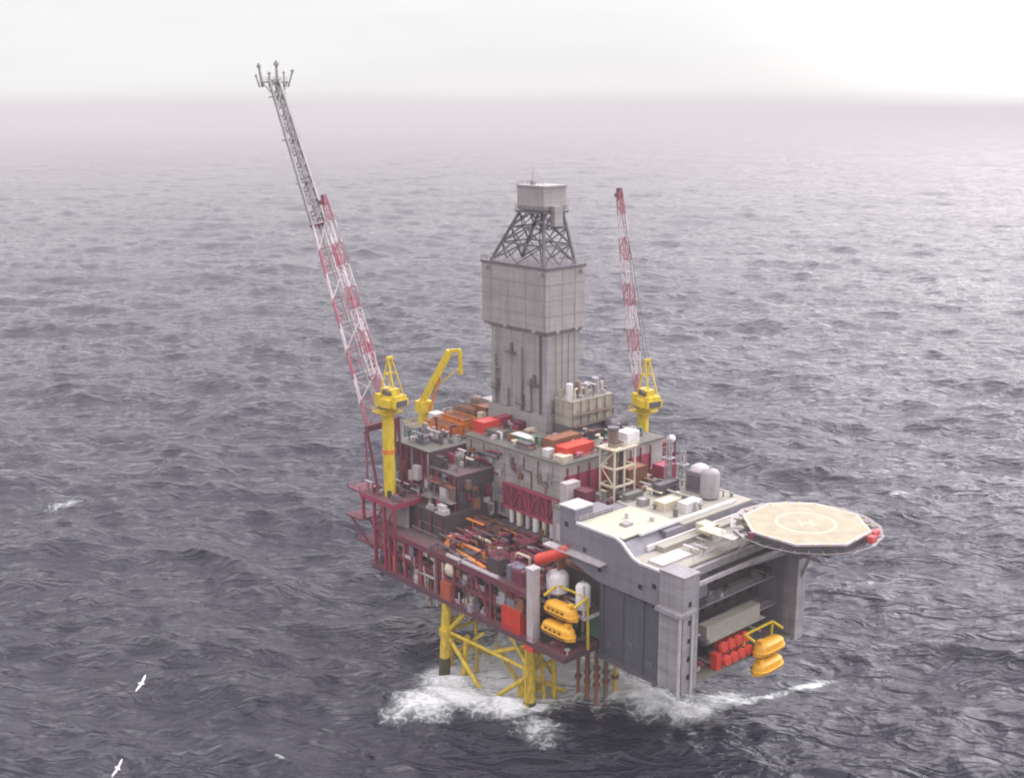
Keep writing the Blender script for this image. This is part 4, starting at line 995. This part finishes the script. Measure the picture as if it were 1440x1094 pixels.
for (nm, lb, p, q, z, h, w, mt) in (
    ('radio_mast', 'slender grey lattice radio mast on the roof left of the cooler', 30.5, 30.0, 41.3, 10.5, 1.1, 'grey'),
    ('radio_mast', 'short grey lattice mast beside the slender one on the roof', 33.6, 28.6, 41.3, 7.5, 1.4, 'steel')):
    t = thing(nm, lb, 'mast', (p, q, z))
    part(t, 'mast_frame', lattice_section(MB(), (p, q, z), (p, q, z + h), w, w * .6, (1, 0, 0), 7, .18, .12), mt)
    part(t, 'aerial', MB().tube((p, q, z + h), (p, q, z + h + 2.5), .08), mt)
    part(t, 'platform', MB().cbox((p, q, z + h * .6), 2.2, 2.2, .2), mt)
t = thing('satellite_dome', 'small white satellite dome on a post behind the far crane side of the roof', 'antenna dome', (36, 34, 38.7))
part(t, 'post', MB().tube((36, 34, 38.7), (36, 34, 49.4), .25), 'grey', smooth=True)
part(t, 'dome', MB().lathe((36, 34, 50), [(.9 * math.cos(R(a)), .9 * math.sin(R(a))) for a in range(-80, 88, 20)], 16), 'white', smooth=True)

clutter(lq, 26, 16, 36, 14.8, 30, 41.35, 51, 1.8, ['pale', 'grey', 'cream', 'dgrey', 'roofgrey', 'white', 'deck'])
clutter(lq, 8, 10, 34, 3, 9, 38.65, 52, 1.4, ['pale', 'grey', 'cream', 'roofgrey'])
clutter(lq, 14, 6, 33, 1.2, 4.5, 16.25, 53, 2.6, ['dgrey', 'grey', 'maroon', 'red', 'black', 'pale'])
clutter(lq, 16, 5, 34, 4.4, 7.2, 27.55, 54, 2.6, ['dgrey', 'grey', 'black', 'dark', 'grey'])
clutter(lq, 10, 5, 9, .9, 7, 21.95, 55, 2.6, ['dgrey', 'grey', 'black', 'maroon', 'pale'])

# ================================================================== EXHAUST TOWER
et = thing('exhaust_tower', 'white steel lattice exhaust tower with a brown chimney between the far crane and the quarters', 'exhaust tower', (21, 36, 38.7))
for a in (18.2, 21.2, 24.4):
    for b in (34.2, 38.4): part(et, 'leg', MB().bar((a, b, 38.7), (a, b, 50.6), .34), 'cream')
g = MB()
for z in (42.6, 46.6, 50.6):
    g.bar((18.2, 34.2, z), (24.4, 34.2, z), .4).bar((18.2, 38.4, z), (24.4, 38.4, z), .3).bar((18.2, 34.2, z), (18.2, 38.4, z), .4).bar((24.4, 34.2, z), (24.4, 38.4, z), .3)
g.bar((18.2, 34.2, 42.6), (18.2, 38.4, 46.6), .2).bar((18.2, 38.4, 46.6), (18.2, 34.2, 50.6), .2)
part(et, 'cross_beams', g, 'cream')
part(et, 'chimney', MB().tube((20.0, 36.4, 38.7), (20.0, 36.4, 55.0), 1.15, None, 16), 'brown', smooth=True)
part(et, 'chimney', MB().tube((23, 36.4, 38.7), (23, 36.4, 50.4), .8, None, 14), 'dgrey', smooth=True)
part(et, 'chimney_rim', MB().tube((20.0, 36.4, 54.6), (20.0, 36.4, 55.2), 1.3, None, 16), 'dgrey', smooth=True)
part(et, 'silencer', MB().box(22.4, 26.2, 34.6, 38.0, 50.9, 53.6), 'white'); part(et, 'silencer', MB().box(21.4, 22.3, 34.6, 38.0, 51, 52.2), 'pale')
part(et, 'platform', MB().box(17.6, 25, 33.6, 39, 50.75, 50.9).rail([(17.7, 33.7, 50.9), (17.7, 38.9, 50.9)]).rail([(17.7, 33.7, 50.9), (24.9, 33.7, 50.9)]), 'cream')
container('dark machinery skid at the foot of the white exhaust tower', (21.5, 34.8, 38.7), 4.4, 1.6, 2.4, 'dgrey', name='machinery_skid')
container('red generator box behind the white exhaust tower', (29, 39, 38.7), 6, 3.4, 5.4, 'rust', name='generator_box')
container('maroon box left of the white exhaust tower', (13.6, 38.4, 38.7), 3, 3.6, 3.6, 'maroon')
container('pale grey ventilation box left of the exhaust tower', (12.0, 41.2, 38.7), 4, 2.2, 5.0, 'pale', name='ventilation_box')
container('grey skid at the roof corner beside the penthouse', (11.0, 34.6, 38.7), 3, 3, 1.8, 'grey', name='machinery_skid')
container('low pale unit between the penthouse and the exhaust tower', (8.6, 29.4, 38.75), 4, 3, 2.2, 'pale', name='air_unit')
container('red locker on the far side of the roof below the far crane', (38.5, 38, 38.7), 4.4, 3.4, 4.2, 'red', name='locker')


# ================================================================== GULLS
def gull(label, loc, yaw, bank, pitch):
    mb = MB(); nsec = 10
    prof = [(-.30, .015, 0), (-.24, .045, 0), (-.12, .085, 0), (0, .105, 0), (.12, .095, .01), (.20, .062, .025), (.26, .058, .035), (.31, .04, .03), (.36, .012, .02)]
    v = []; f = []
    for (y, r, dz) in prof:
        for i in range(nsec):
            t = 2 * math.pi * i / nsec; v.append((r * math.cos(t), y, dz + r * .9 * math.sin(t)))
    for j in range(len(prof) - 1):
        for i in range(nsec): f.append((j * nsec + i, j * nsec + (i + 1) % nsec, (j + 1) * nsec + (i + 1) % nsec, (j + 1) * nsec + i))
    f += [tuple(range(nsec))[::-1], tuple(range((len(prof) - 1) * nsec, len(prof) * nsec))]
    mb.add(v, f)
    for s_ in (-1, 1):   # wings: shoulder, wrist, tip
        sec = [(.02, .16, -.13, .035, .03), (.30, .22, -.09, .11, .022), (.52, .14, -.12, .10, .014), (.74, -.02, -.13, .06, .006)]
        v = []
        for (x, le, te, z, th_) in sec: v += [(s_ * x, le, z), (s_ * x, (le + te) / 2 + .03, z + th_), (s_ * x, te, z), (s_ * x, (le + te) / 2 + .03, z - th_)]
        f = []
        for j in range(3):
            for i in range(4): f.append((j * 4 + i, j * 4 + (i + 1) % 4, (j + 1) * 4 + (i + 1) % 4, (j + 1) * 4 + i))
        f += [(3, 2, 1, 0), (12, 13, 14, 15)]
        mb.add(v, f)
    mb.add([(-.04, -.26, .01), (.04, -.26, .01), (.10, -.42, .0), (-.10, -.42, .0), (-.04, -.26, -.01), (.04, -.26, -.01), (.10, -.42, -.01), (-.10, -.42, -.01)],
           [(0, 1, 2, 3), (7, 6, 5, 4), (0, 4, 5, 1), (1, 5, 6, 2), (2, 6, 7, 3), (3, 7, 4, 0)])
    e = bpy.data.objects.new('seagull', None); COL.objects.link(e); e['label'] = label; e['category'] = 'seagull'; e['group'] = 'white seagulls flying low over the sea'; e['_b'] = (0, 0, 0)
    o = part(e, 'body', mb, 'gull', smooth=True)
    part(e, 'beak', MB().tube((0, .35, .02), (0, .43, .005), .02, .004, 8), 'yellow')
    e.location = loc; e.rotation_euler = (pitch, bank, yaw)
    return e


M['gull'] = paint('white_feathers', (.72, .72, .73), .7, .4, (.3, .3, .32), scale=3)

# ================================================================== CAMERA
H = 120.0; F = 1600.0; PITCH = R(13.7)
cam = bpy.data.objects.new('camera', bpy.data.cameras.new('camera'))
COL.objects.link(cam); scene.camera = cam
cam.data.sensor_width = 36; cam.data.lens = 36 * F / 1440
cam.data.clip_start = 1; cam.data.clip_end = 120000
cam.location = (0, 0, H)
cam.rotation_euler = (Matrix.Rotation(R(90) - PITCH, 3, 'X') @ Matrix.Rotation(R(-.315), 3, 'Z')).to_euler()


def ray(u, v, dist):
    x = (u - 720) / F; y = -(v - 547) / F
    d = Vector((x, math.cos(PITCH) + y * math.sin(PITCH), -math.sin(PITCH) + y * math.cos(PITCH)))
    return Vector((0, 0, H)) + d * dist


gull('white seagull gliding low over the dark sea, the upper of two in the lower left', ray(197, 958, 92), R(-118), R(38), R(10))
gull('white seagull gliding over the dark sea close to the lower edge of the photo', ray(163, 1077, 90), R(-128), R(45), R(5))

# ================================================================== SEA
CHOP = .95
def ocean_tile(N, L, lam_peak, lam_min, lam_max, wdir, rms, seed, spread=2, ex=4.0):
    rg = np.random.default_rng(seed)
    k1 = np.fft.fftfreq(N, L / N) * 2 * np.pi
    kx, ky = np.meshgrid(k1, k1, indexing='ij'); k = np.hypot(kx, ky); k[0, 0] = 1e-6
    kp = 2 * np.pi / lam_peak
    cs = (kx * math.cos(wdir) + ky * math.sin(wdir)) / k
    S = np.exp(-1.0 * (kp / k) ** 2) / k ** ex * (np.abs(cs) ** spread * .92 + .08)
    S *= (k > 2 * np.pi / lam_max) * (k < 2 * np.pi / lam_min); S[0, 0] = 0
    h0 = (rg.normal(size=(N, N)) + 1j * rg.normal(size=(N, N))) * np.sqrt(S)
    lev = []
    nrm = None
    for s_ in (0, 1, 2, 4, 8, 16, 32):
        hk = h0 * np.exp(-(k * s_ * .45) ** 2)
        h_ = np.fft.ifft2(hk).real
        if nrm is None: nrm = rms / h_.std()
        dx = np.fft.ifft2(-1j * kx / k * hk).real; dy = np.fft.ifft2(-1j * ky / k * hk).real
        lev.append(np.stack([dx * nrm, dy * nrm, h_ * nrm], -1).astype(np.float32))
    return lev, L, N


def sample(tile, X, Y, spacing):
    lev, L, N = tile
    lv_ = np.clip(np.log2(np.maximum(spacing, .5) / .5), 0, len(lev) - 1.001)
    i0 = lv_.astype(int); fr = (lv_ - i0)[:, None]
    u = (X / L * N) % N; v = (Y / L * N) % N
    a = u.astype(int) % N; b = v.astype(int) % N; fu = (u - np.floor(u))[:, None]; fv = (v - np.floor(v))[:, None]
    a1 = (a + 1) % N; b1 = (b + 1) % N
    st = np.stack(lev)
    def at(l): return (st[l, a, b] * (1 - fu) + st[l, a1, b] * fu) * (1 - fv) + (st[l, a, b1] * (1 - fu) + st[l, a1, b1] * fu) * fv
    return at(i0) * (1 - fr) + at(i0 + 1) * fr


def build_sea():
    # rings about the patch of sea below the viewpoint; fine where the photo looks, coarse behind
    fine = np.radians(np.arange(58, 122.01, .085)); coarse = np.radians(np.arange(125, 416, 3.0))
    ang = np.concatenate([fine, coarse]); na = len(ang)
    rr = [0.0]; r_ = 60.0
    while r_ < 175: rr.append(r_); r_ *= 1.03
    while r_ < 9000: rr.append(r_); r_ *= 1.0027
    while r_ < 90000: rr.append(r_); r_ *= 1.03
    rr = np.array(rr); nr = len(rr)
    Rg, Ag = np.meshgrid(rr, ang, indexing='ij')
    X = (Rg * np.cos(Ag)).ravel(); Y = (Rg * np.sin(Ag)).ravel(); rad = Rg.ravel()
    sp = np.where(Ag.ravel() < R(122.5), np.maximum(rad * .0027, .3), rad * .05)
    sp = np.where(rad < 175, np.maximum(sp, 3), sp)
    t1 = ocean_tile(512, 420., 75., 3.0, 420., R(-112), 1.2, 5, 4, 4.5)
    t2 = ocean_tile(512, 139., 18., 3.5, 60., R(-124), .38, 9, 5, 3.6)
    D = sample(t1, X, Y, sp)
    c_, s_ = math.cos(.5), math.sin(.5)
    d2 = sample(t2, X * c_ + Y * s_, -X * s_ + Y * c_, sp)
    D2 = np.stack([d2[:, 0] * c_ - d2[:, 1] * s_, d2[:, 0] * s_ + d2[:, 1] * c_, d2[:, 2]], -1)
    V = np.stack([X, Y, np.zeros_like(X)], -1)
    fade = np.clip(1.3 - rad / 12000, 0, 1)[:, None]
    V[:, 0:2] -= (.9 * D + .8 * D2)[:, 0:2] * fade
    V[:, 2] += (D + D2)[:, 2] * fade[:, 0]
    # platform coordinates for the broken water round the legs
    dx = X - ORG.x; dy = Y - ORG.y; p = dx * CT + dy * ST; q = -dx * ST + dy * CT
    foam = np.zeros_like(X)
    def blob(p0, q0, a, b, rot, w):
        c1, s1 = math.cos(rot), math.sin(rot); u = (p - p0) * c1 + (q - q0) * s1; v = -(p - p0) * s1 + (q - q0) * c1
        return w * np.exp(-((u / a) ** 2 + (v / b) ** 2))
    for a in FOAM: foam = np.maximum(foam, blob(*a))
    lump = blob(-13, 52, 8, 9, 0, 2.6) + blob(-8, 40, 6, 7, .3, 1.4) - blob(60, -10, 22, 14, .3, 2.2) + blob(64, 20, 30, 7, .3, 1.8)
    V[:, 2] += lump * .8
    crest = np.clip((D[:, 2] * .6 + D2[:, 2] * 1.7 - 2.55) / .8, 0, 1) * .55
    crest *= (rad < 2500)
    foam = np.maximum(foam, crest)
    me = bpy.data.meshes.new('sea')
    idx = np.arange(nr * na).reshape(nr, na)
    a = idx[:-1, :]; b = idx[1:, :]; a2 = np.roll(a, -1, 1); b2 = np.roll(b, -1, 1)
    quads = np.stack([a, b, b2, a2], -1).reshape(-1, 4)[:, ::1]
    nq = len(quads)
    me.vertices.add(len(V)); me.vertices.foreach_set('co', V.astype(np.float32).ravel())
    me.loops.add(nq * 4); me.loops.foreach_set('vertex_index', quads.astype(np.int32).ravel())
    me.polygons.add(nq); me.polygons.foreach_set('loop_start', np.arange(nq, dtype=np.int32) * 4)
    try: me.polygons.foreach_set('loop_total', np.full(nq, 4, dtype=np.int32))
    except Exception: pass
    me.update(calc_edges=True)
    me.polygons.foreach_set('use_smooth', np.ones(nq, dtype=bool))
    at_ = me.attributes.new('foam', 'FLOAT', 'POINT'); at_.data.foreach_set('value', foam.astype(np.float32))
    o = bpy.data.objects.new('sea', me); COL.objects.link(o); o['kind'] = 'structure'
    me.materials.append(water_material())
    return o


# centre p, q, half width along p, along q, rotation, strength
FOAM = [(-20, 50, 9, 8, .3, .85), (-13, 48, 6, 12, 0, 1.05), (-8, 58, 7, 9, 0, .9), (-27, 50, 6, 5, .3, .6), (-10, 38, 6, 8, 0, .95), (-2, 35, 8, 7, 0, .85),
        (4, 48, 16, 18, 0, 1.1), (10, 36, 14, 13, 0, 1.05), (12, 26, 11, 10, 0, 1.05), (14, 18, 9, 8, 0, 1.05), (18, 11, 9, 5, .2, 1.0), (-6.2, 33, 3.2, 3.2, 0, 1.3), (-7.4, 60, 3.4, 3.4, 0, 1.3), (25, 10, 10, 4, 0, .85), (22, 50, 16, 16, 0, .85), (34, 7, 12, 1.6, -.12, .62), (48, 4.5, 9, 1.1, -.2, .75),
        (-12, 26, 6, 8, 0, .55), (-30, 228, 9, 4, 0, .45), (166, 54, 10, 2.0, -.5, .55), (20, 45, 14, 14, 0, .6), (100, 20, 26, 1.6, -.35, .38)]


def water_material():
    m, nt, b = nodes('sea_water')
    L = nt.links.new
    geo = nt.nodes.new('ShaderNodeNewGeometry')
    b.inputs['Base Color'].default_value = (.009, .0098, .021, 1)
    b.inputs['IOR'].default_value = 1.34
    # wind ruffled patches
    mp = nt.nodes.new('ShaderNodeMapping'); mp.inputs['Scale'].default_value = (.004, .009, .004); mp.inputs['Rotation'].default_value = (0, 0, .4)
    L(geo.outputs['Position'], mp.inputs[0])
    nz = nt.nodes.new('ShaderNodeTexNoise'); nz.inputs['Scale'].default_value = 1; nz.inputs['Detail'].default_value = 5; L(mp.outputs[0], nz.inputs['Vector'])
    mr = nt.nodes.new('ShaderNodeMapRange'); mr.inputs['From Min'].default_value = .35; mr.inputs['From Max'].default_value = .68
    mr.inputs['To Min'].default_value = .03; mr.inputs['To Max'].default_value = .11
    L(nz.outputs[0], mr.inputs['Value']); L(mr.outputs[0], b.inputs['Roughness'])
    # wind chop: two crossing sets of short peaked wavelets, and fine ripples on them
    def chop(sx_, sy_, rot, detail, dist_):
        mp2 = nt.nodes.new('ShaderNodeMapping'); mp2.vector_type = 'TEXTURE'
        mp2.inputs['Scale'].default_value = (1 / sx_, 1 / sy_, 1); mp2.inputs['Rotation'].default_value = (0, 0, rot)
        L(geo.outputs['Position'], mp2.inputs[0])
        n_ = nt.nodes.new('ShaderNodeTexNoise'); n_.noise_dimensions = '2D'; n_.inputs['Scale'].default_value = 1; n_.inputs['Detail'].default_value = detail; n_.inputs['Roughness'].default_value = .55
        n_.inputs['Distortion'].default_value = dist_; L(mp2.outputs[0], n_.inputs['Vector'])
        a_ = nt.nodes.new('ShaderNodeMath'); a_.operation = 'SUBTRACT'; a_.inputs[1].default_value = .5; L(n_.outputs[0], a_.inputs[0])
        c_ = nt.nodes.new('ShaderNodeMath'); c_.operation = 'ABSOLUTE'; L(a_.outputs[0], c_.inputs[0])
        return c_, n_
    A1, _n = chop(.06, .19, R(-9), 3.2, .6)
    A2, _n = chop(.085, .23, R(17), 2.8, .5)
    _a, F1 = chop(.5, .9, R(5), 5, .3)
    hm1 = nt.nodes.new('ShaderNodeMath'); hm1.operation = 'MULTIPLY'; hm1.inputs[1].default_value = -3.1; L(A1.outputs[0], hm1.inputs[0])
    hm2 = nt.nodes.new('ShaderNodeMath'); hm2.operation = 'MULTIPLY_ADD'; hm2.inputs[1].default_value = -1.5; L(A2.outputs[0], hm2.inputs[0]); L(hm1.outputs[0], hm2.inputs[2])
    hm3 = nt.nodes.new('ShaderNodeMath'); hm3.operation = 'MULTIPLY_ADD'; hm3.inputs[1].default_value = .45; L(F1.outputs[0], hm3.inputs[0]); L(hm2.outputs[0], hm3.inputs[2])
    bp = nt.nodes.new('ShaderNodeBump'); bp.inputs['Strength'].default_value = 1.0; bp.inputs['Distance'].default_value = CHOP
    L(hm3.outputs[0], bp.inputs['Height']); L(bp.outputs[0], b.inputs['Normal'])
    # foam: attribute times broken noise
    at_ = nt.nodes.new('ShaderNodeAttribute'); at_.attribute_name = 'foam'
    n1 = nt.nodes.new('ShaderNodeTexNoise'); n1.inputs['Scale'].default_value = .3; n1.inputs['Detail'].default_value = 10; n1.inputs['Roughness'].default_value = .72; n1.inputs['Distortion'].default_value = 1.2
    mp3 = nt.nodes.new('ShaderNodeMapping'); mp3.inputs['Scale'].default_value = (1, 1.2, 1); L(geo.outputs['Position'], mp3.inputs[0]); L(mp3.outputs[0], n1.inputs['Vector'])
    vo = nt.nodes.new('ShaderNodeTexVoronoi'); vo.feature = 'DISTANCE_TO_EDGE'; vo.inputs['Scale'].default_value = .55; vo.inputs['Randomness'].default_value = 1
    wn = nt.nodes.new('ShaderNodeTexNoise'); wn.inputs['Scale'].default_value = .5; wn.inputs['Detail'].default_value = 6; L(geo.outputs['Position'], wn.inputs['Vector'])
    wa = nt.nodes.new('ShaderNodeVectorMath'); wa.operation = 'MULTIPLY_ADD'; wa.inputs[1].default_value = (3.5, 3.5, 0); L(wn.outputs['Color'], wa.inputs[0]); L(geo.outputs['Position'], wa.inputs[2]); L(wa.outputs[0], vo.inputs['Vector'])
    vr = nt.nodes.new('ShaderNodeMapRange'); vr.inputs['From Min'].default_value = 0; vr.inputs['From Max'].default_value = .55; vr.inputs['To Min'].default_value = .10; vr.inputs['To Max'].default_value = -.16; L(vo.outputs['Distance'], vr.inputs['Value'])
    lc = nt.nodes.new('ShaderNodeMath'); lc.operation = 'ADD'; L(n1.outputs[0], lc.inputs[0]); L(vr.outputs[0], lc.inputs[1])
    sm = nt.nodes.new('ShaderNodeMath'); sm.operation = 'MULTIPLY_ADD'; L(at_.outputs['Fac'], sm.inputs[0]); sm.inputs[1].default_value = .72; L(lc.outputs[0], sm.inputs[2])
    r2 = nt.nodes.new('ShaderNodeMapRange'); r2.inputs['From Min'].default_value = .80; r2.inputs['From Max'].default_value = 1.16; L(sm.outputs[0], r2.inputs['Value'])
    fo = nt.nodes.new('ShaderNodeBsdfDiffuse'); fo.inputs['Color'].default_value = (.62, .64, .65, 1)
    L(bp.outputs[0], fo.inputs['Normal'])
    mx = nt.nodes.new('ShaderNodeMixShader'); L(r2.outputs[0], mx.inputs[0]); L(b.outputs[0], mx.inputs[1]); L(fo.outputs[0], mx.inputs[2])
    L(mx.outputs[0], nt.nodes['Material Output'].inputs['Surface'])
    # aerated water just under the foam is milky green
    cm = nt.nodes.new('ShaderNodeMix'); cm.data_type = 'RGBA'; cm.inputs['A'].default_value = (.009, .0098, .021, 1); cm.inputs['B'].default_value = (.27, .31, .285, 1)
    r3 = nt.nodes.new('ShaderNodeMapRange'); r3.inputs['From Min'].default_value = .25; r3.inputs['From Max'].default_value = .95; L(at_.outputs['Fac'], r3.inputs['Value'])
    L(r3.outputs[0], cm.inputs['Factor']); L(cm.outputs['Result'], b.inputs['Base Color'])
    return m


build_sea()

# ================================================================== HAZE
hm = bpy.data.materials.new('haze_air'); hm.use_nodes = True
nt = hm.node_tree; nt.nodes.clear()
out = nt.nodes.new('ShaderNodeOutputMaterial'); pv = nt.nodes.new('ShaderNodeVolumePrincipled')
pv.inputs['Color'].default_value = (.505, .492, .500, 1); pv.inputs['Density'].default_value = .00021; pv.inputs['Anisotropy'].default_value = .0
nt.links.new(pv.outputs[0], out.inputs['Volume'])
me = bpy.data.meshes.new('haze'); m = MB().box(-40000, 40000, -40000, 40000, -12, 142)
me.from_pydata(m.v, [], m.f); me.materials.append(hm)
hz = bpy.data.objects.new('haze', me); COL.objects.link(hz); hz['kind'] = 'stuff'

# ================================================================== SKY AND SUN
SUN_EL, SUN_AZ = 36.0, 58.0     # azimuth from +Y towards +X
wd = bpy.data.worlds.new('World'); scene.world = wd; wd.use_nodes = True
nt = wd.node_tree; L = nt.links.new; bg = nt.nodes['Background']
sky = nt.nodes.new('ShaderNodeTexSky'); sky.sky_type = 'NISHITA'; sky.sun_disc = False; sky.sun_elevation = R(SUN_EL); sky.sun_rotation = R(SUN_AZ)
tc = nt.nodes.new('ShaderNodeTexCoord'); sx = nt.nodes.new('ShaderNodeSeparateXYZ'); L(tc.outputs['Generated'], sx.inputs[0])
rp = nt.nodes.new('ShaderNodeValToRGB'); cr_ = rp.color_ramp
cr_.elements[0].position = 0.0; cr_.elements[0].color = (.070, .069, .069, 1)
cr_.elements[1].position = 1.0; cr_.elements[1].color = (.258, .240, .254, 1)
for pos, c in ((.004, (.073, .072, .072, 1)), (.018, (.0885, .088, .088, 1)), (.09, (.0915, .0912, .0913, 1)), (.13, (.182, .171, .174, 1)), (.24, (.205, .193, .197, 1)), (.5, (.196, .184, .196, 1))):
    e_ = cr_.elements.new(pos); e_.color = c
L(sx.outputs[2], rp.inputs[0])
mp = nt.nodes.new('ShaderNodeMapping'); mp.inputs['Scale'].default_value = (1.6, 1.6, 11); L(tc.outputs['Generated'], mp.inputs[0])
nz = nt.nodes.new('ShaderNodeTexNoise'); nz.inputs['Scale'].default_value = 1.5; nz.inputs['Detail'].default_value = 6; L(mp.outputs[0], nz.inputs['Vector'])
mr = nt.nodes.new('ShaderNodeMapRange'); mr.inputs['From Min'].default_value = .35; mr.inputs['From Max'].default_value = .65; mr.inputs['To Min'].default_value = 9.45; mr.inputs['To Max'].default_value = 10.2
L(nz.outputs[0], mr.inputs['Value'])
# the cloud is thinner, hence brighter, towards the hidden sun
sd_ = (math.sin(R(SUN_AZ)) * math.cos(R(SUN_EL)), math.cos(R(SUN_AZ)) * math.cos(R(SUN_EL)), math.sin(R(SUN_EL)))
dt_ = nt.nodes.new('ShaderNodeVectorMath'); dt_.operation = 'DOT_PRODUCT'; dt_.inputs[1].default_value = sd_; L(tc.outputs['Generated'], dt_.inputs[0])
mg = nt.nodes.new('ShaderNodeMapRange'); mg.interpolation_type = 'SMOOTHERSTEP'; mg.inputs['From Min'].default_value = .5; mg.inputs['From Max'].default_value = 1.0
mg.inputs['To Min'].default_value = 1.0; mg.inputs['To Max'].default_value = 2.6; L(dt_.outputs['Value'], mg.inputs['Value'])
mgm = nt.nodes.new('ShaderNodeMath'); mgm.operation = 'MULTIPLY'; L(mr.outputs[0], mgm.inputs[0]); L(mg.outputs[0], mgm.inputs[1])
vs = nt.nodes.new('ShaderNodeVectorMath'); vs.operation = 'SCALE'; L(rp.outputs[0], vs.inputs[0]); L(mgm.outputs[0], vs.inputs['Scale'])
sc = nt.nodes.new('ShaderNodeVectorMath'); sc.operation = 'SCALE'; sc.inputs['Scale'].default_value = 1.0; L(vs.outputs[0], sc.inputs[0])
mx = nt.nodes.new('ShaderNodeMix'); mx.data_type = 'RGBA'; mx.inputs['Factor'].default_value = .93
sk = nt.nodes.new('ShaderNodeVectorMath'); sk.operation = 'SCALE'; sk.inputs['Scale'].default_value = .1; L(sky.outputs[0], sk.inputs[0])
L(sk.outputs[0], mx.inputs['A']); L(sc.outputs[0], mx.inputs['B']); L(mx.outputs['Result'], bg.inputs['Color'])
bg.inputs['Strength'].default_value = 1.0

sl = bpy.data.lights.new('sun', 'SUN'); sl.energy = 1.2; sl.angle = R(20); sl.color = (1, .96, .92)
so = bpy.data.objects.new('sun', sl); COL.objects.link(so)
dv_ = Vector((math.sin(R(SUN_AZ)) * math.cos(R(SUN_EL)), math.cos(R(SUN_AZ)) * math.cos(R(SUN_EL)), math.sin(R(SUN_EL))))
so.rotation_euler = dv_.to_track_quat('Z', 'Y').to_euler(); so.location = (0, 0, 300)

# ================================================================== VIEW
vsn = scene.view_settings
vsn.view_transform = 'Standard'; vsn.look = 'None'; vsn.gamma = 1; vsn.exposure = .12; vsn.use_curve_mapping = False
scene.render.engine = 'CYCLES'
cy = scene.cycles
cy.use_denoising = True; cy.max_bounces = 6; cy.diffuse_bounces = 2; cy.glossy_bounces = 3; cy.volume_bounces = 1; cy.transmission_bounces = 2
cy.sample_clamp_indirect = 4
cy.filter_width = 2.0

for o in list(bpy.data.objects):
    if '_b' in o: del o['_b']
